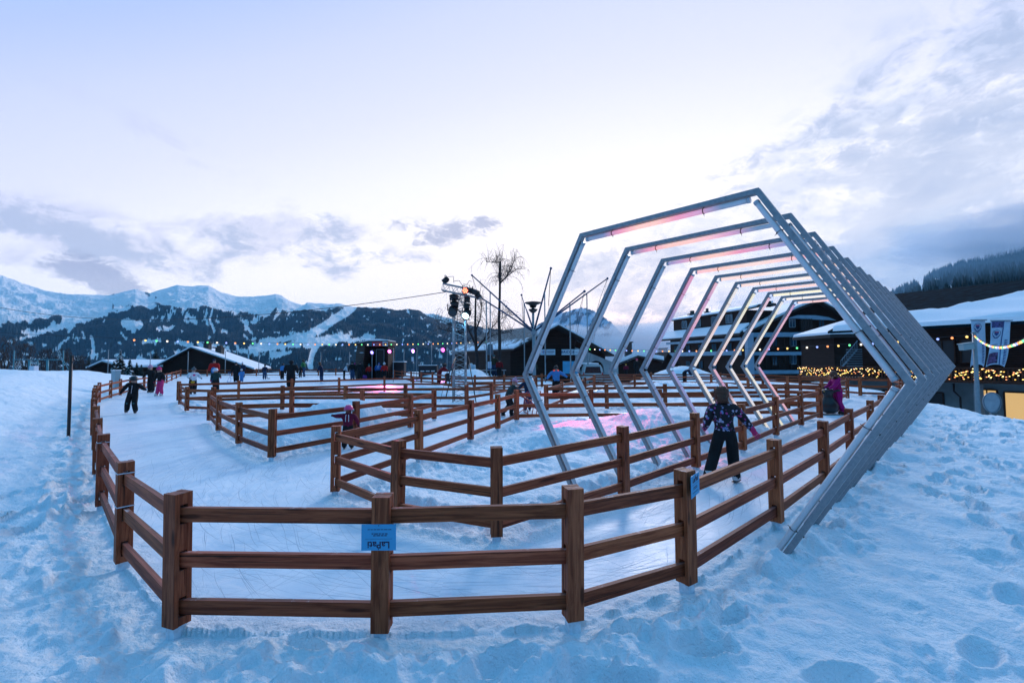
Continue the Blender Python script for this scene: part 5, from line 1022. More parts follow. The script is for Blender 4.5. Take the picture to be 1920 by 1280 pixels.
def bush(px, pyb, pyt, Y, wpx, label, seed, name='leafless_bush'):
    rs = random.Random(seed); b = at(px, pyb, Y); h = at(px, pyt, Y).z-b.z; w = wpx/F*Y/2; root = empty(name, b-Vector((0, 0, .4)), 0, label, 'bush', 'dark bushes and trees at the far left'); mb = MB()
    for i in range(5): a = rs.uniform(-1, 1); mb.tube([(0, 0, 0), (a*w*.3, rs.uniform(-.5, .5), h*.4), (a*w*.6, rs.uniform(-1, 1), h*.8)], [.09, .06, .02], 5)
    mb.build('trunk', TRK, root); mb = MB()
    for i in range(420):
        a = rs.uniform(0, 6.28); r = math.sqrt(rs.random()); z = rs.uniform(.1, 1)*h; k = 1-.5*(z/h)**2; p = Vector((math.cos(a)*r*w*k, math.sin(a)*r*w*k, z)); v = Vector((rs.uniform(-.4, .4), rs.uniform(-.4, .4), rs.uniform(.2, .9)))*.55; mb.tube([p, p+v*.5, p+v+Vector((rs.uniform(-.1, .1), 0, 0))], [.03, .022, .01], 3, cap=False)
    mb.build('crown', TW, root)
for i, a in enumerate(((10, 702, 628, 52, 50, 'broad dark bush tree at the very left edge'), (48, 702, 640, 56, 40, 'dark bush behind the left upright of the teal frame'), (86, 700, 652, 60, 36, 'dark bush behind the right half of the teal frame'), (120, 699, 650, 62, 34, 'dark bush behind the right upright of the teal frame'), (148, 697, 664, 60, 30, 'dark bush directly behind the black marker post'))): bush(*a, seed=i+40)
# ------------------------------------------------------------------ flags, mirror sign and van on the right
def flag(px0, px1, pyt, pyb, Y, lean, label, two):
    a, b = at(px0, pyt, Y), at(px1, pyt, Y); c = at((px0+px1)/2, pyb, Y); root = empty('hanging_flag', Vector(((a.x+b.x)/2, Y, a.z)), 0, label, 'flag', 'white flags on the restaurant wall'); w = (b.x-a.x); h = a.z-c.z; dxx = lean/F*Y
    CL = mat('flag_cloth', (.42, .55, .68), .8, noise_=(2, .12)); nx, nz = 10, 24; mb = MB(); vs_ = []
    def P(u, v, out=0): return Vector((-w/2+w*u+dxx*v*(.75+.25*v)-w*.16*v*v*(u), -.16*math.sin(u*5+v*4)*(.3+v*.5)*.6-.02-out, -h*v*(1-.06*math.sin(u*3.1))))
    for i in range(nx+1):
        for j in range(nz+1): vs_.append(P(i/nx, j/nz))
    mb.add(vs_, [(i*(nz+1)+j, i*(nz+1)+j+1, (i+1)*(nz+1)+j+1, (i+1)*(nz+1)+j) for i in range(nx) for j in range(nz)], smooth=True); o = mb.build('cloth', CL, root); sm = o.modifiers.new('thick', 'SOLIDIFY'); sm.thickness = .006; sm.offset = 1
    mb = MB(); mb.tube([(-w/2-.05, -.05, .03), (w/2+.05, -.05, .03)], .035, 6); mb.build('top_bar', POLE, root)
    def patch(nm, m, quads):
        mb = MB()
        for (u0, v0, u1, v1) in quads:
            n1, n2 = max(1, int((u1-u0)*10)), max(1, int((v1-v0)*24))
            for i in range(n1):
                for j in range(n2):
                    ua, ub, va, vb = u0+(u1-u0)*i/n1, u0+(u1-u0)*(i+1)/n1, v0+(v1-v0)*j/n2, v0+(v1-v0)*(j+1)/n2; mb.poly([P(ua, va, .03), P(ua, vb, .03), P(ub, vb, .03), P(ub, va, .03)])
        return mb.build(nm, m, root)
    DB = mat('flag_blue', (.02, .06, .20), .7); RDm = mat('flag_red', (.35, .015, .09), .7); v0 = .10 if not two else .24; u0 = .42 if not two else .30; ww = .30 if not two else .24
    patch('shield_top', RDm, [(u0-ww/2, v0, u0+ww/2, v0+.025)]); mb = MB(); s = [(u0-ww/2, v0+.027), (u0-ww/2, v0+.055), (u0-ww/4, v0+.085), (u0, v0+.10), (u0+ww/4, v0+.085), (u0+ww/2, v0+.055), (u0+ww/2, v0+.027)]; mb.poly([P(u, v, .035) for u, v in s]); mb.build('shield', DB, root)
    mb = MB(); ring = [P(u0+ww*.98*math.cos(t), v0+.05+.085*math.sin(t), .035) for t in np.linspace(0, 2*math.pi, 25)]; mb.tube(ring, .012, 4, cap=False); mb.tube([P(u0+ww*.78*math.cos(t), v0+.05+.105*math.sin(t), .035) for t in np.linspace(.3, math.pi-.3, 13)], .02, 4, cap=False); mb.build('emblem_ring', DB, root)
    q = []; v = .50 if not two else .42
    while v < .95: q.append((.78, v, .90, v+.014)); q.append((.78, v, .82, v+.02)); v += .033
    patch('vertical_lettering', DB, q)
    if two: patch('photo_panel', mat('flag_photo', (.06, .06, .18), .7, noise_=(9, .8)), [(.02, .01, .62, .15)]); patch('lower_photo_panel', mat('flag_photo_low', (.10, .05, .13), .7, noise_=(7, .9)), [(.02, .72, .55, .97)]); patch('panel_print', DB, [(.1, .53, .5, .54), (.15, .56, .45, .567), (.62, 0.0, .66, 1.0)])
flag(1820, 1847, 601, 688, 28.2, -4, 'narrow white flag with a red and blue shield behind the lamp post', False)
flag(1857, 1895, 602, 688, 27.0, -12, 'wide white flag with photo panels and a shield right of the lamp post', True)
p = at(1860, 752, 21); root = empty('traffic_mirror', p, 0, 'round grey backed road mirror poking over the right snow crest', 'road mirror'); r = 16/F*21
mb = MB(); ring = [Vector((r*math.cos(a), 0, (r if math.sin(a) > 0 else r*1.3)*math.sin(a))) for a in np.linspace(0, 2*math.pi, 32)[:-1]]; mb.prism(ring, (0, .05, 0)); mb.build('disc', mat('mirror_back', (.24, .31, .36), .4, .3, noise_=(4, .15)), root)
mb = MB(); mb.tube([v*1.01+Vector((0, -.01, 0)) for v in ring+[ring[0]]], .025, 6, cap=False); mb.build('rim', mat('mirror_rim', (.10, .15, .19), .4), root); mb = MB(); mb.tube([(0, .08, -2.5), (0, .08, 0)], .035, 8); mb.build('post', POLE, root)
p = at(1112, 706, 40); root = empty('parked_van', (p.x, 40, -.35), 0, 'pale parked van with a dark rear window under the stucco arch', 'van'); VW = mat('van_paint', (.32, .40, .42), .3)
mb = MB(); hw = .92; prof = [(-hw, 0.3), (hw, .3), (hw, 1.0), (hw*.93, 1.45), (hw*.72, 1.78), (-hw*.72, 1.78), (-hw*.93, 1.45), (-hw, 1.0)]; mb.prism([Vector((x, 0, z)) for x, z in prof], (0, 3.8, 0)); bevel(mb.build('body', VW, root), .05, 2)
mb = MB(); mb.prism([Vector((x, -.02, z)) for x, z in ((-hw*.80, 1.02), (hw*.80, 1.02), (hw*.66, 1.60), (-hw*.66, 1.60))], (0, .03, 0)); mb.build('rear_window', mat('car_glass', (.01, .012, .016), .1), root)
for s in (-1, 1): mb = MB(); mb.box((s*hw*.9, -.02, .95), (.10, .05, .28)); mb.build('tail_light', mat('tail_red', (.4, .02, .03), .4), root)
for s in (-1, 1):
    for yy in (.6, 3.0): mb = MB(); mb.tube([(s*.72, yy, .32), (s*.95, yy, .32)], .32, 16); mb.build('wheel', BLACK, root)
mb = MB(); mb.box((0, 1.9, 1.86), (1.2, 3.2, .12)); bevel(mb.build('snow_cap', SNOW, root), .05)
# picnic tables and blue barrier mats in front of the centre chalet
for px, Y, lb in ((1075, 40, 'blue windbreak mat in front of the centre chalet door'),):
    p = at(px-5, 706, Y); mb = MB(); mb.box((0, 0, 1.2), (29/F*Y, .06, 1.1)); mb.build('windbreak', mat('windbreak_blue', (.05, .30, .50), .6, noise_=(2, .15)), loc=Vector((p.x, Y, 0)), label=lb, cat='windbreak')
p = at(912, 690, 41); root = empty('snowy_table', (p.x, 41, 0), 0, 'long table with white containers beside the spreading tree', 'table'); zt = at(912, 694, 41).z
mb = MB(); mb.box((0, 0, zt), (3.6, .7, .06)); mb.build('table_top', POLE, root)
for s in (-1.6, 1.6): mb = MB(); mb.box((s, 0, zt/2-.3), (.07, .5, zt+.6)); mb.build('leg', POLE, root)
for i, (px, w, h, lb) in enumerate(((883, .38, .62, 'tall white canister standing left on the long table'), (889, .30, .50, 'shorter white canister beside the tall one'))):
    q = at(px, 694, 41); mb = MB(); mb.tube([(0, 0, 0), (0, 0, h*.8), (0, 0, h)], [w/2, w/2, w*.3], 12); mb.build('canister', mat('canister_white', (.45, .55, .62), .5), loc=Vector((q.x, 41, zt+.03)), label=lb, cat='canister')
q = at(918, 684, 39.5); root = empty('poster_stand', q, 0, 'white printed poster on the support post left of the bungee rig', 'poster'); mb = MB(); mb.box((0, 0, 0), (.33, .02, .58)); mb.build('sheet', mat('poster_white', (.50, .56, .66), .7), root)
mb = MB(); mb.box((0, -.015, .22), (.08, .006, .05)); 
for z in (.08, 0, -.08, -.16): mb.box((0, -.015, z), (.18, .006, .018))
mb.build('print', mat('poster_print', (.08, .05, .18), .6), root)
# ------------------------------------------------------------------ people
def cloth(name, col, rough=.8): return mat('cloth_'+name, col, rough, spec=.25, noise_=(9, .18), bump=.3)
SKIN = mat('skin', (.42, .24, .18), .55)
C = {k: cloth(k, v) for k, v in dict(black=(.010, .010, .012), navy=(.012, .02, .05), grey=(.12, .13, .14), white=(.62, .62, .68), maroon=(.14, .006, .03), red=(.42, .012, .012), darkred=(.16, .006, .010), pink=(.62, .04, .17), magenta=(.30, .005, .13), blue=(.02, .09, .30), lblue=(.06, .22, .50), teal=(.02, .10, .11), green=(.02, .14, .05), jeans=(.03, .06, .13), olive=(.035, .035, .02), purple=(.16, .04, .25), camo=(.015, .05, .05), ltpink=(.55, .30, .42), dgreen=(.02, .035, .035), yellow=(.55, .30, .02)).items()}
HAIRB = mat('hair_brown', (.075, .024, .010), .6, noise_=(40, .4)); HAIRD = mat('hair_dark', (.012, .008, .007), .6); HAIRL = mat('hair_blond', (.25, .15, .08), .6, noise_=(40, .4))
PINKH = mat('helmet_pink', (.75, .05, .22), .3); BLKH = mat('helmet_black', (.015, .018, .022), .3); WHTH = mat('helmet_white', (.6, .6, .68), .35); SKW = mat('skate_white', (.6, .6, .62), .4); SKB = mat('skate_black', (.012, .012, .014), .4); BLADE = mat('skate_blade', (.5, .55, .6), .25, .9); FACEM = mat('face_dark', (.02, .012, .012), .5); MOUTH = mat('lips', (.30, .08, .07), .5)
FL = NT('floral_print'); _p = FL.tc.outputs['Object']; _v = FL.n('ShaderNodeTexVoronoi'); FL.L(FL.map(_p, sc=(1, 1, 1)), _v.inputs['Vector']); _v.inputs['Scale'].default_value = 24; _v.inputs['Randomness'].default_value = 1
_s = FL.n('ShaderNodeSeparateColor'); FL.L(_v.outputs['Color'], _s.inputs[0]); _nz = FL.noise(_p, 60, 3, .6)
_c = FL.mix(FL.rng(_s.outputs[0], .45, .5), (.16, .22, .48), (.42, .05, .24)); _c = FL.mix(FL.rng(_s.outputs[1], .6, .65), _c, (.40, .38, .55)); _c = FL.mix(FL.rng(_s.outputs[2], .55, .6), _c, (.008, .006, .012))
_d = FL.rng(FL.math('ADD', _v.outputs['Distance'], FL.math('MULTIPLY', FL.math('SUBTRACT', _nz, .5), .5)), .42, .52); FL.L(FL.mix(_d, _c, (.006, .005, .010)), FL.b.inputs['Base Color']); FL.b.inputs['Roughness'].default_value = .8; C['floral'] = FL.m
JT = dict(pel=(0, 0, .52), wai=(0, 0, .61), che=(0, 0, .735), nek=(0, 0, .825), hd1=(0, .012, .885), hd2=(0, .018, .94))
def person(label, px, pyf, pyh, yaw, top='black', bot='black', glove='black', hat=None, lean=6, aL=None, aR=None, lL=None, lR=None, hs=1.0, boots=SKB, group=None, skates=True, wide=1.0, nodk=0, tilt=0, fingers=None, face=None, long_=None, Y=None, sub=1, headyaw=0, coat=0, wr=1.0, extra=None, cuff=None):
    foot = gp(px, pyf, 0) if Y is None else at(px, pyf, Y); foot = Vector((foot.x, foot.y, foot.z if Y is not None else 0))
    H_ = at(px, pyh, foot.y).z-foot.z; H_ /= (1-.5*(1-math.cos(R(lean)))-.004)
    root_z = foot.z; yw = R(yaw)
    aL = aL or ((-.035, .02, -.15), (-.05, .06, -.29)); aR = aR or ((.035, .02, -.15), (.05, .06, -.29))
    lL = lL or ((-.062, .015, .28), (-.065, -.01, .065)); lR = lR or ((.062, .015, .28), (.065, -.01, .065))
    Rl = Matrix.Rotation(-R(lean), 3, 'X') @ Matrix.Rotation(R(tilt), 3, 'Y'); pv = Vector(JT['pel'])
    J = {}
    for k_, v in JT.items(): J[k_] = pv+Rl@(Vector(v)-pv)
    for k_ in ('hd1', 'hd2'): v = Vector(JT[k_]); v.y += 0; J[k_] = J['nek']+(Matrix.Rotation(-R(lean*.35-nodk), 3, 'X')@(v-Vector(JT['nek'])))*(.85+.15*hs)
    segs = []; verts = []; rad = []; idx = {}
    def V(nm, p, r): idx[nm] = len(verts); verts.append(Vector(p)); rad.append(r if isinstance(r, tuple) else (r, r)); return idx[nm]
    edges = []
    w = wide*1.18; lw = 1.22
    V('pel', J['pel'], (.080*w, .066*w)); V('wai', J['wai'], (.076*w, .062*w)); V('che', J['che'], (.086*w, .070*w)); V('nek', J['nek'], .036); V('hd1', J['hd1'], (.052*hs, .056*hs)); V('hd2', J['hd2'], (.050*hs, .054*hs))
    for a, b, m_ in (('pel', 'wai', 1), ('wai', 'che', 0), ('che', 'nek', 0), ('nek', 'hd1', 3), ('hd1', 'hd2', 3)): edges.append((idx[a], idx[b], m_))
    for s, nm, arm, leg in ((-1, 'L', aL, lL), (1, 'R', aR, lR)):
        sh = pv+Rl@(Vector((s*.096*w, 0, .785))-pv); el = sh+Vector(arm[0]); ha = sh+Vector(arm[1]); wrp = el.lerp(ha, .78)
        V('sh'+nm, sh, .046*w); V('el'+nm, el, .040*w); V('wr'+nm, wrp, .031*wr); V('ha'+nm, ha, (.022, .028)); edges += [(idx['che'], idx['sh'+nm], 0), (idx['sh'+nm], idx['el'+nm], 0), (idx['el'+nm], idx['wr'+nm], 0), (idx['wr'+nm], idx['ha'+nm], 2)]
        d = (ha-wrp).normalized(); sd_ = d.cross(Vector((0, 1, 0)) if abs(d.y) < .8 else Vector((0, 0, 1))).normalized(); up_ = d.cross(sd_)
        if fingers and nm in fingers:
            for q in range(4):
                b0_ = ha+sd_*(q-1.5)*.0105*1.15; L_ = (.046, .052, .049, .038)[q]; k1 = d.lerp(up_*(-1), .12*q*.6).normalized(); V('f%s%d' % (nm, q), b0_+d*.014, .0062); V('g%s%d' % (nm, q), b0_+d*.016+k1*L_*.6+sd_*(q-1.5)*.004, .0056); V('h%s%d' % (nm, q), b0_+d*.016+k1*L_+sd_*(q-1.5)*.007-up_*.006, .0048)
                edges += [(idx['ha'+nm], idx['f%s%d' % (nm, q)], 2), (idx['f%s%d' % (nm, q)], idx['g%s%d' % (nm, q)], 2), (idx['g%s%d' % (nm, q)], idx['h%s%d' % (nm, q)], 2)]
            V('t0'+nm, wrp.lerp(ha, .7)-sd_*.022, .0075); V('t1'+nm, ha-sd_*.034+d*.018, .0062); edges += [(idx['wr'+nm], idx['t0'+nm], 2), (idx['t0'+nm], idx['t1'+nm], 2)]
        else:
            V('ft'+nm, ha+d*.045, .019); V('th'+nm, ha-sd_*.026+d*.018, .010); edges += [(idx['ha'+nm], idx['ft'+nm], 2), (idx['ha'+nm], idx['th'+nm], 2)]
        hp = Vector((s*.052*w, 0, .49)); kn, an = Vector(leg[0]), Vector(leg[1]); tv = Vector(leg[2]) if len(leg) > 2 else Vector((s*.006, .085, -.028))
        V('hi'+nm, hp, .060*w); V('kn'+nm, kn, .054*w); V('an'+nm, an+Vector((0, 0, .012)), .050*w); V('to'+nm, an+tv, .026); edges += [(idx['pel'], idx['hi'+nm], 1), (idx['hi'+nm], idx['kn'+nm], 1), (idx['kn'+nm], idx['an'+nm], 1), (idx['an'+nm], idx['to'+nm], 4)]
        J['an'+nm] = an; J['to'+nm] = an+tv; J['ha'+nm] = ha; J['wr'+nm] = wrp; J['el'+nm] = el; J['sh'+nm] = sh; J['d'+nm] = d
    me = bpy.data.meshes.new('body'); me.from_pydata([v*H_ for v in verts], [e[:2] for e in edges], []); ob = bpy.data.objects.new('tmp', me); COL.objects.link(ob)
    sk = ob.modifiers.new('s', 'SKIN'); sk.use_smooth_shade = True; sk.branch_smoothing = .3
    for i, v in enumerate(me.skin_vertices[0].data): v.radius = (rad[i][0]*H_, rad[i][1]*H_); v.use_root = (i == 0)
    su = ob.modifiers.new('u', 'SUBSURF'); su.levels = su.render_levels = sub+1
    dg = bpy.context.evaluated_depsgraph_get(); m2 = bpy.data.meshes.new_from_object(ob.evaluated_get(dg)); bpy.data.objects.remove(ob)
    m2.materials.clear()
    bm_ = boots if skates else SKB
    for mt in (C[top], C[bot], C[glove], SKIN, bm_): m2.materials.append(mt)
    cen = np.zeros(len(m2.polygons)*3, np.float32); m2.polygons.foreach_get('center', cen); cen = cen.reshape(-1, 3)/H_
    best = np.full(len(cen), 1e9); mi = np.zeros(len(cen), np.int32)
    for a, b, m_ in edges:
        A_ = np.array(verts[a]); B_ = np.array(verts[b]); dv = B_-A_; t = np.clip(((cen-A_)@dv)/max(dv@dv, 1e-9), 0, 1); r_ = np.array(rad[a])[0]*(1-t)+np.array(rad[b])[0]*t
        dd = np.linalg.norm(cen-A_-t[:, None]*dv, axis=1)-r_; k_ = dd < best; best[k_] = dd[k_]
        mm_ = m_
        mi[k_] = mm_
        if (a, b) == (idx['pel'], idx['wai']): mi[k_ & (t > (.15 if not coat else -1))] = 0
        if coat and m_ == 1: mi[k_ & (cen[:, 2] > coat)] = 0
        if m_ == 3 and a == idx['nek']: mi[k_ & (t < .35)] = 0
    m2.polygons.foreach_set('material_index', mi); m2.polygons.foreach_set('use_smooth', np.ones(len(cen), bool)); m2.update()
    m2.name = 'person'; body = bpy.data.objects.new('person', m2); COL.objects.link(body); body.location = foot; body.rotation_euler = (0, 0, yw); tag(body, label, 'person', group)
    hc = (J['hd1']+J['hd2'])/2*H_; hd = (J['hd2']-J['hd1']).normalized(); r = .062*hs*H_; q = Vector((0, 0, 1)).rotation_difference(hd).to_matrix() @ Matrix.Rotation(R(headyaw), 3, 'Z')
    def hp_(v): return hc+q@(Vector(v)*r)
    if hat:
        kind, hm = hat[0], hat[1]; mb = MB()
        if kind == 'beanie':
            mb.ball(hp_((0, -.05, .28)), (r*1.10, r*1.15, r*1.12), 16, 8, M=q, zmin=0.05); mb.tube([hp_((0, -.05, .22)), hp_((0, -.05, .42))], [r*1.17, r*1.15], 16)
            if len(hat) > 2: mb.ball(hp_((0, -.1, 1.55)), r*.42, 10, 7)
        elif kind == 'helmet':
            mb.ball(hp_((0, -.05, .15)), (r*1.32, r*1.42, r*1.30), 18, 10, M=q, zmin=-.15); mb.tube([hp_((0, -.05, -.08)), hp_((0, -.05, .08))], [r*1.36, r*1.36], 18)
            for s in (-.5, 0, .5): mb.ball(hp_((s, -.3, 1.15)), (r*.12, r*.75, r*.25), 8, 5, M=q)
        elif kind == 'hood':
            mb.ball(hp_((0, -.22, .12)), (r*1.25, r*1.20, r*1.30), 14, 9, M=q, zmin=-.7)
        elif kind == 'hair':
            mb.ball(hp_((0, -.16, .22)), (r*1.12, r*1.12, r*1.20), 18, 12, M=q, fn=lambda v: 1+.03*math.sin(v.x*21)+.02*math.sin(v.z*33+v.y*9))
            for s in (-.6, 0, .6): mb.ball(hp_((s, -.55, -.35)), (r*.55, r*.5, r*.85), 10, 8, M=q)
        elif kind == 'curly':
            rs = random.Random(4)
            for i in range(60):
                v = Vector((rs.gauss(0, 1), rs.gauss(0, 1)-.2, rs.gauss(0, 1)+.3)).normalized(); mb.ball(hp_(v*1.15), r*.42, 6, 5)
        elif kind == 'long':
            mb.ball(hp_((0, -.16, .22)), (r*1.14, r*1.12, r*1.20), 14, 10, M=q); mb.tube([hp_((-.5, -.4, 0)), hp_((-.7, .1, -1.6)), hp_((-.6, .5, -3.0))], [r*.6, r*.5, r*.2], 8); mb.tube([hp_((.5, -.4, 0)), hp_((.7, 0, -1.6)), hp_((.6, .3, -3.0))], [r*.6, r*.5, r*.2], 8)
        mb.build({'beanie': 'knitted_hat', 'helmet': 'helmet', 'hood': 'hood'}.get(kind, 'hair'), hm, body)
    if face:
        mb = MB(); mb.ball(hp_((0, .98, -.12)), (r*.16, r*.2, r*.2), 8, 6, M=q); mb.build('nose', SKIN, body)
        for s in (-1, 1): mb = MB(); mb.ball(hp_((s*.36, .86, .08)), r*.11, 8, 6); mb.build('eye', FACEM, body)
        mb = MB(); mb.ball(hp_((0, .88, -.48)), (r*.26, r*.1, r*.07), 8, 5, M=q); mb.build('mouth', MOUTH, body)
        for s in (-1, 1):
            if not hat or hat[0] in ('hair',): mb = MB(); mb.ball(hp_((s*.98, .0, -.05)), (r*.12, r*.2, r*.3), 8, 6, M=q); mb.build('ear', SKIN, body)
    if skates:
        for nm in 'LR':
            a, t_ = J['an'+nm]*H_, J['to'+nm]*H_; d = (t_-a); fwd = Vector((d.x, d.y, d.z+.028*H_)).normalized(); up = Vector((1, 0, 0)).cross(fwd).normalized(); sx = fwd.cross(up); M_ = Matrix((sx, fwd, up)).transposed(); s_ = H_*.98
            mb = MB(); mb.tube([a-up*.008*s_, a+up*.055*s_], [.034*s_, .036*s_], 10, 0); c = a+fwd*.030*s_-up*.020*s_; mb.ball(c, (.030*s_, .072*s_, .030*s_), 12, 8, 0, M=M_); mb.box(c-up*.027*s_, (.040*s_, .130*s_, .010*s_), M=M_, mi=1)
            mb.box(c+fwd*.035*s_-up*.038*s_, (.008*s_, .014*s_, .024*s_), M=M_, mi=2); mb.box(c-fwd*.045*s_-up*.038*s_, (.008*s_, .018*s_, .024*s_), M=M_, mi=2); mb.box(c-up*.050*s_, (.005*s_, .150*s_, .014*s_), M=M_, mi=2); mb.build('skate', [boots, SKB, BLADE], body)
    J['H'] = H_; J['foot'] = foot; J['hp'] = hp_; J['r'] = r; J['q'] = q; J['Rl'] = Rl; J['pv'] = pv
    return body, J
def onback(J, x, z, y=-.075): return (J['pv']+J['Rl']@(Vector((x, y, z))-J['pv']))*J['H']
# the girl in the floral top, skating away
b, J = person('person in a floral top and black trousers skating away, seen from behind', 1362, 905, 727, -18, 'floral', 'black', 'pink', None, lean=13, sub=2,
    aL=((-.045, -.045, -.150), (-.055, .075, -.235)), aR=((.105, .03, -.135), (.200, .03, -.270)), lL=((-.110, .01, .28), (-.185, -.17, .10), (-.03, .075, -.035)), lR=((.075, .06, .29), (.085, .02, .065), (.055, .085, -.028)), hs=1.04, boots=SKW, fingers='R', tilt=-3, wide=.98)
J['foot'].z = 0
mb = MB(); hp_, r, q = J['hp'], J['r'], J['q']; mb.ball(hp_((0, -.16, .12)), (r*1.12, r*1.18, r*1.36), 24, 16, M=q, fn=lambda v: 1+.025*math.sin(v.x*27+v.z*4)+.015*math.sin(v.z*41+v.y*13))
for i in range(7):
    a = -1+2*i/6; mb.tube([hp_((a*.55, -1.0, -.05)), hp_((a*.42, -1.12, -.55)), hp_((a*.62, -1.10, -1.0)), hp_((a*.75+.1, -1.0, -1.45))], [r*.30, r*.24, r*.28, r*.10], 7)
rs = random.Random(2)
for i in range(60):
    s = rs.choice((-1, 1)); z = rs.uniform(-.9, .9); p0 = (s*1.05, rs.uniform(-.6, .2), z); o_ = s*rs.uniform(.15, .75); mb.tube([hp_(p0), hp_((p0[0]+o_*.5, p0[1]-.1, z-.15)), hp_((p0[0]+o_, p0[1]-.2, z-.45+rs.uniform(-.3, .3)))], [r*.03, r*.022, r*.01], 3, cap=False)
for i in range(70):
    a = rs.uniform(-2.6, -.5); z0 = rs.uniform(.3, 1.35); R0 = 1.16; pts = []
    for j in range(6):
        t = j/5; aa = a+.25*math.sin(t*5+i); zz = z0-1.5*t; rr0 = R0*math.sqrt(max(.05, 1-((zz-.3)/1.35)**2)) if zz > .3 else R0*(1-.22*(.3-zz)); pts.append(hp_((math.cos(aa)*rr0*(1-.35*t), math.sin(aa)*rr0-.05, zz+.05*math.sin(i+j*2))))
    mb.tube(pts, [r*.10, r*.12, r*.11, r*.12, r*.09, r*.04], 5)
mb.build('hair', HAIRB, b); mb = MB(); mb.tube([hp_((-.42, -1.15, -.58)), hp_((.42, -1.15, -.58))], r*.14, 8); mb.build('hair_tie', C['black'], b)
mb = MB(); d = J['dR']*J['H']; w_ = J['wrR']*J['H']; mb.tube([w_-d*.035, w_+d*.012], [.031*J['H'], .029*J['H']], 12); mb.build('glove_cuff', C['pink'], b)
# left group
b, J = person('person in a black snowsuit and dark helmet skating with arms spread wide', 248, 775, 706, 200, 'black', 'black', 'navy', ('helmet', BLKH), lean=12, face=True, hs=1.22, wide=1.08, wr=1.3,
    aR=((.09, .0, -.12), (.15, .03, -.225)), aL=((-.09, .04, -.09), (-.165, .10, -.12)), lL=((-.060, .07, .28), (-.075, .01, .07)), lR=((.095, .04, .28), (.135, -.04, .09)), tilt=-9, headyaw=25)
mb = MB(); mb.tube([onback(J, .01, .78, .085), onback(J, .01, .56, .085)], .006*J['H'], 5); mb.tube([onback(J, .055, .66, .075), onback(J, .09, .60, .06)], .006*J['H'], 5); mb.build('zip', C['white'], b)
for s in (-1, 1): kn = Vector(((-.060, .120, .28) if s < 0 else (.095, .09, .28)))*J['H']; mb = MB(); mb.ball(kn, (.028*J['H'], .012*J['H'], .022*J['H']), 8, 6); mb.build('knee_patch', C['teal'], b)
person('person in a black snowsuit and pale pink bobble hat coming down the left lane', 283, 736, 685, 175, 'black', 'black', 'black', ('beanie', C['ltpink'], 1), face=True, hs=1.15, wide=1.1, boots=SKB, aR=((.07, .04, -.13), (.06, .12, -.22)))
person('person in a black jacket, pink trousers and pink hat', 301, 742, 689, 170, 'black', 'pink', 'maroon', ('beanie', C['pink'], 1), face=True, hs=1.15, lean=10, lL=((-.06, .05, .28), (-.03, -.02, .065)), lR=((.075, .03, .27), (.12, .03, .065)), aL=((-.08, .02, -.13), (-.13, .05, -.24)), boots=SKW)
b, J = person('person in a maroon jacket and bright pink helmet holding the rail, seen from behind', 652, 842, 762, 8, 'maroon', 'black', 'black', ('helmet', PINKH), lean=8, hs=1.3, wide=1.15, aL=((-.14, .05, -.02), (-.25, .10, -.01)), aR=((.07, .0, -.13), (.09, .05, -.24)), lL=((-.06, .03, .27), (-.08, .0, .07)), lR=((.06, .03, .27), (.09, -.03, .07)))
for s in (-1, 1): mb = MB(); mb.tube([onback(J, s*.028, .80, -.112), onback(J, s*.036, .72, -.122), onback(J, s*.034, .64, -.112)], .0085*J['H'], 5); mb.build('reflective_strap', C['white'], b)
mb = MB(); mb.ball(J['hp']((1.25, .1, -.1)), J['r']*.34, 8, 6); mb.build('goggle_clip', mat('goggle_teal', (.02, .30, .32), .3), b)
def walker(px, pyf, yaw, label, m_, name='skating_aid', h=.78, w=.5):
    p = gp(px, pyf, 0); root = empty(name, p, R(yaw), label, 'skating aid'); 
    for s in (-1, 1):
        mb = MB(); mb.tube([(s*w/2, -.3, .03), (s*w/2, .45, .03)], .016, 6); mb.tube([(s*w/2, .45, .03), (s*w/2, .50, .25), (s*w/2, .30, h*.7), (s*w/2, -.12, h)], .016, 6); mb.tube([(s*w/2, -.3, .03), (s*w/2, .30, h*.62)], .014, 6); mb.build('side_frame', m_, root)
    mb = MB(); mb.tube([(-w/2, -.12, h), (w/2, -.12, h)], .018, 6); mb.build('handle', m_, root); mb = MB(); mb.tube([(-w/2, .47, .3), (w/2, .47, .3)], .014, 6); mb.tube([(-w/2, .40, .55), (w/2, .40, .55)], .014, 6); mb.build('cross_tube', m_, root)
REDT = mat('red_tube', (.32, .02, .02), .4)
b, J = person('person in a dark green jacket and pink bobble hat bending over a red skating aid', 952, 781, 713, -62, 'dgreen', 'black', 'ltpink', ('beanie', C['ltpink'], 1), face=True, lean=34, hs=1.2, aL=((-.03, .10, -.10), (-.02, .20, -.16)), aR=((.03, .10, -.10), (.02, .20, -.16)), lL=((-.06, .08, .28), (-.07, -.12, .07)), lR=((.06, .10, .27), (.06, .06, .065)), boots=SKB)
walker(976, 782, -78, 'red tubular skating aid pushed by the pink bobble hat child', REDT)
person('person in dark clothes with a red sleeve skating behind the first arch leg', 991, 770, 706, 20, 'navy', 'jeans', 'red', ('beanie', C['ltpink'], 1), lean=25, hs=1.15, aL=((-.07, .06, -.11), (-.10, .14, -.17)), lL=((-.08, -.02, .28), (-.13, -.10, .08)), lR=((.06, .06, .28), (.06, .04, .065)), boots=SKB)
walker(1000, 775, 10, 'red tubular skating aid half hidden by the first arch leg', REDT)
person('person in a blue jacket with a glowing orange collar skating with arms out', 1043, 745, 685, 176, 'lblue', 'black', 'black', ('hair', HAIRD), face=True, aL=((-.12, .0, -.08), (-.235, .02, -.165)), aR=((.10, .0, -.11), (.17, .02, -.22)), lean=4, wide=1.1, lL=((-.06, .04, .28), (-.04, 0, .065)))
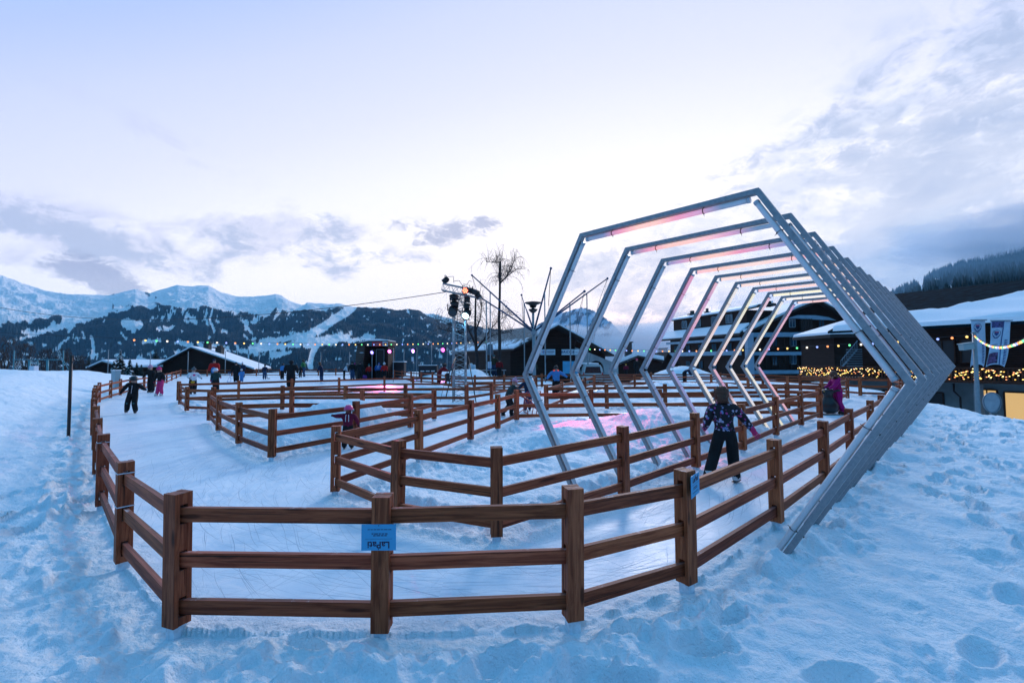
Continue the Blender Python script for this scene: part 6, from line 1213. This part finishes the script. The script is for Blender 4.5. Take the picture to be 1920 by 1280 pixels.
bpy.data.objects[-1] if False else None
bb = [o for o in bpy.data.objects if o.get('label', '').startswith('person in a blue jacket with a glowing')][0]; HH = 1.62
mb = MB()
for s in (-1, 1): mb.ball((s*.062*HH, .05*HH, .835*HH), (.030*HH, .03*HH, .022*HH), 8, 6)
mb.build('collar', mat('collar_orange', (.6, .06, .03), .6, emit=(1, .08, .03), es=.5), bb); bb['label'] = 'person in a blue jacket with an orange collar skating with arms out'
person('person in a red snowsuit with dark curly hair stooping over the fence', 823, 722, 683, -65, 'darkred', 'darkred', 'black', ('curly', HAIRD), lean=42, hs=1.05, wide=1.25, aL=((-.02, .10, -.10), (.0, .20, -.13)), aR=((.02, .10, -.10), (.0, .20, -.13)), skates=False)
person('person in a long black coat standing with their back turned, the biggest dark figure', 545, 727, 675, 5, 'black', 'black', 'black', ('hood', C['black']), wide=1.42, coat=.25, lean=3, skates=False, aL=((-.05, .0, -.15), (-.05, .05, -.24)), aR=((.05, .0, -.15), (.05, .05, -.24)))
person('person with long hair in a long dark coat and jeans looking down', 603, 717, 678, 105, 'navy', 'jeans', 'black', ('long', HAIRB), lean=10, nodk=-14, coat=.30, wide=1.25, skates=False, aL=((-.03, .05, -.14), (-.01, .12, -.24)))
person('person in a green jacket and jeans gliding near the far fence', 571, 706, 674, 80, 'green', 'jeans', 'black', ('hair', HAIRD), lean=16, lL=((-.06, .04, .28), (-.06, -.05, .065)), lR=((.06, .1, .28), (.06, .06, .065)))
person('person in a bright blue jacket beside the big dark figure', 529, 711, 681, -10, 'lblue', 'black', 'black', ('hair', HAIRD), lean=8)
person('person in dark clothes with a hockey stick between the black coat and green jacket', 563, 708, 686, 20, 'black', 'black', 'black', ('hair', HAIRD), lean=10)
b, J = person('person in a dark blue jacket holding a thin hockey stick', 496, 711, 683, 15, 'navy', 'jeans', 'black', ('beanie', C['black']), lean=8)
def stick(p0, p1, label):
    a, b_ = gp(*p0, .0), None; Yp = a.y; q = at(*p1, Yp); root = empty('hockey_stick', a, 0, label, 'hockey stick', 'hockey sticks'); mb = MB(); mb.tube([(0, 0, .03), q-a], .018, 5); mb.build('shaft', C['black'], root); mb = MB(); mb.box((.13, 0, .04), (.28, .03, .07)); mb.build('blade', C['black'], root)
stick((501.5, 710), (499.5, 695), 'thin hockey stick held by the dark blue jacket skater'); stick((554, 709), (562, 698), 'red tinted hockey stick lying low beside the dark skater')
person('person in a white and pink jacket and grey bobble hat near the long rail', 361, 739, 690, -120, 'white', 'black', 'black', ('beanie', C['grey'], 1), face=True, hs=1.2, wide=1.2, aR=((.06, .06, -.12), (.07, .17, -.17)), aL=((-.06, .06, -.12), (-.07, .15, -.18)))
pp = [o for o in bpy.data.objects if o.get('label', '').startswith('person in a white and pink')][0]; mb = MB(); mb.ball((0, -.02, 1.12), (.19, .17, .13), 12, 8); mb.build('pink_hood', C['pink'], pp); mb = MB(); mb.ball((.05, .05, .72), (.13, .13, .10), 10, 7); mb.build('yellow_patch', C['yellow'], pp)
person('person in a red and blue jacket standing tall behind a child', 402, 719, 673, 185, 'red', 'jeans', 'black', ('beanie', C['navy']), face=True, wide=1.2, lean=5)
pp = [o for o in bpy.data.objects if o.get('label', '').startswith('person in a red and blue')][0]; mb = MB(); mb.ball((0, .12, 1.18), (.24, .10, .32), 12, 8); mb.build('blue_front_panel', C['lblue'], pp)
person('person in a teal camouflage suit and white helmet before the adult', 405, 736, 691, 170, 'camo', 'black', 'pink', ('helmet', WHTH), hs=1.2, wide=1.2, aL=((-.10, .04, -.09), (-.17, .08, -.16)))
person('person all in black standing by a small blue skating frame', 443, 716, 679, 180, 'black', 'black', 'black', ('beanie', C['black']), face=True, wide=1.3)
person('person in a light blue suit, the small child beside the adult in black', 453, 716, 692, 190, 'lblue', 'lblue', 'black', ('beanie', C['white']), hs=1.25, wide=1.2)
person('person in dark clothes and white hat behind the light blue child', 455, 708, 679, 180, 'navy', 'black', 'black', ('beanie', C['white'], 1), wide=1.2)
walker(436, 716, 10, 'blue and white skating aid in front of the adult in black', mat('blue_tube', (.05, .22, .55), .4), w=.7, h=.9)
GR = 'people crowding beside the kiosk'
person("person in a white jacket leaning over at the left end of the crowd", 645, 711, 682, -70, 'white', 'black', 'black', ('beanie', C['white']), lean=30, group=GR)
person('person in a black jacket and jeans facing the camera in the crowd', 661, 712, 677, 175, 'black', 'jeans', 'black', ('hair', HAIRD), group=GR, wide=1.1, skates=False)
person('person in a dark pink jacket and pink hat half hidden in the crowd', 670, 709, 673, 160, 'magenta', 'maroon', 'black', ('beanie', C['ltpink']), group=GR, skates=False)
person('person in a knee length black coat in the middle of the crowd', 675, 713, 677, 200, 'black', 'black', 'black', ('hair', HAIRD), coat=.28, wide=1.25, group=GR, skates=False)
person('person in dark clothes with a red hat towards the back of the crowd', 682, 709, 673, 150, 'navy', 'black', 'black', ('beanie', C['red']), wide=1.2, group=GR, skates=False)
person('person in a black coat and pale bobble hat at the back of the crowd', 689, 709, 673, 190, 'black', 'black', 'black', ('beanie', C['ltpink'], 1), wide=1.3, group=GR, skates=False)
person('person in a red jacket with black trousers in front of the crowd', 692, 712, 683, 20, 'red', 'black', 'black', ('beanie', C['teal'], 1), hs=1.15, wide=1.15, group=GR)
b, J = person('person in a blue jacket with a white stripe at the right of the crowd', 709, 712, 680, 0, 'blue', 'black', 'black', ('beanie', C['blue']), lean=18, wide=1.3, group=GR)
mb = MB()
for s in (-1, 1): mb.tube([onback(J, s*.02, .80, -.105), onback(J, s*.05, .62, -.09)], .009*J['H'], 5)
mb.build('white_stripe', C['white'], b)
person('person in a bright red jacket and white bobble hat rightmost in the crowd', 721, 712, 680, 175, 'red', 'black', 'black', ('beanie', C['white'], 1), hs=1.1, wide=1.15, group=GR)
p = gp(683, 712, 0); root = empty('snow_tube', p, 0, 'small purple sledge lying between the crowd and the red jacket', 'sledge'); mb = MB(); mb.ball((0, 0, .25), (.40, .5, .24), 14, 8); mb.build('seat', C['purple'], root); mb = MB(); mb.box((0, 0, .03), (.6, .9, .05)); mb.build('base', SKB, root)
# girl in magenta with her seal
b, J = person('person in a magenta snowsuit pushing a black seal shaped skating aid', 1573, 777, 697, 80, 'magenta', 'magenta', 'black', ('hair', HAIRB), face=True, lean=13, hs=1.15, wide=1.08, sub=2, aL=((-.015, .085, -.125), (.0, .195, -.165)), aR=((.015, .07, -.130), (.0, .18, -.175)), lL=((-.05, .02, .28), (-.05, -.09, .07)), lR=((.05, .0, .28), (.05, -.10, .065)), boots=SKB)
mb = MB(); mb.ball(onback(J, 0, .80, -.07), (.075*J['H'], .05*J['H'], .055*J['H']), 12, 8); mb.build('hood', C['magenta'], b)
p = gp(1556, 777, 0); SEAL = mat('seal_black_plastic', (.008, .008, .010), .28); root = empty('seal_skating_aid', p, 0, 'glossy black seal figure on runners pushed by the magenta child', 'skating aid')
k_ = (777-730)/F*p.y/1.0; mb = MB(); prof = [(.04, .05), (.10, .26), (.20, .34), (.34, .36), (.48, .32), (.62, .22), (.72, .17), (.80, .18), (.88, .24), (.95, .26), (1.0, .12)]
n = 20; vs_ = []
for z, r_ in prof:
    for i in range(n): a = 2*math.pi*i/n; vs_.append((r_*k_*math.cos(a)-.04*z*k_+(-.06*k_ if z > .8 else 0)*math.cos(a)**2, r_*k_*math.sin(a)*.8, z*k_))
mb.add(vs_, [(j*n+i, j*n+(i+1) % n, (j+1)*n+(i+1) % n, (j+1)*n+i) for j in range(len(prof)-1) for i in range(n)]+[tuple(range(n))[::-1], tuple((len(prof)-1)*n+i for i in range(n))], smooth=True); mb.build('body', SEAL, root)
mb = MB(); mb.ball((-.27*k_, 0, .90*k_), (.14*k_, .16*k_, .085*k_), 12, 8); mb.ball((-.40*k_, 0, .88*k_), (.06*k_, .09*k_, .05*k_), 10, 6); mb.build('head', SEAL, root)
for s in (-1, 1): mb = MB(); mb.tube([(.05*k_, s*.16*k_, .92*k_), (.22*k_, s*.20*k_, .97*k_), (.30*k_, s*.20*k_, .96*k_)], .022*k_*1.6, 8); mb.build('handle', SEAL, root); mb = MB(); mb.tube([(-.45*k_, s*.2*k_, .02*k_), (.52*k_, s*.2*k_, .02*k_)], .018*k_, 6); mb.build('runner', SEAL, root)
mb = MB(); mb.ball((-.30*k_, -.15*k_, .93*k_), .022*k_, 8, 6); mb.build('eye', mat('seal_eye', (.5, .3, .05), .3), root)
# people farther right and at the chalet terrace
person('person in dark clothes bending down on the far snow pile beyond the arches', 1283, 717, 690, -100, 'navy', 'black', 'black', ('beanie', C['black']), lean=62, wide=1.25, Y=30, aL=((-.02, .06, -.14), (-.02, .10, -.26)), aR=((.02, .06, -.14), (.02, .10, -.26)))
GT = 'guests on the chalet terrace'
for px, yf, yh, Y, yaw, tp, bt, ht, lb in ((927, 706, 665, 41.5, 160, 'olive', 'jeans', ('beanie', C['teal']), 'person in an olive jacket and teal hat standing on the chalet terrace'), (936, 706, 673, 40.5, 200, 'darkred', 'black', ('hair', HAIRD), 'person in a dark red jacket right of the olive jacket guest'), (918, 708, 682, 41.6, 90, 'blue', 'black', ('hair', HAIRB), 'person in a blue jacket stooping left of the olive jacket guest'),
        (1003, 706, 678, 41, 170, 'olive', 'black', ('beanie', mat('hat_orange', (.6, .14, .02), .7)), 'person in olive with an orange hat by the trampoline post'), (1092, 706, 683, 41, 175, 'black', 'black', ('hair', HAIRD), 'person in black leaning on the chalet wall left of the van'), (1194, 703, 672, 43, 180, 'black', 'black', ('beanie', C['pink']), 'person in black with a pink hat beside the low chalet'), (1174, 704, 682, 43, 160, 'maroon', 'black', ('beanie', C['yellow']), 'person in maroon with a yellow hat beside the low chalet')):
    person(lb, px, yf, yh, yaw, tp, bt, 'black', ht, Y=Y, wide=1.2, group=GT, skates=False)
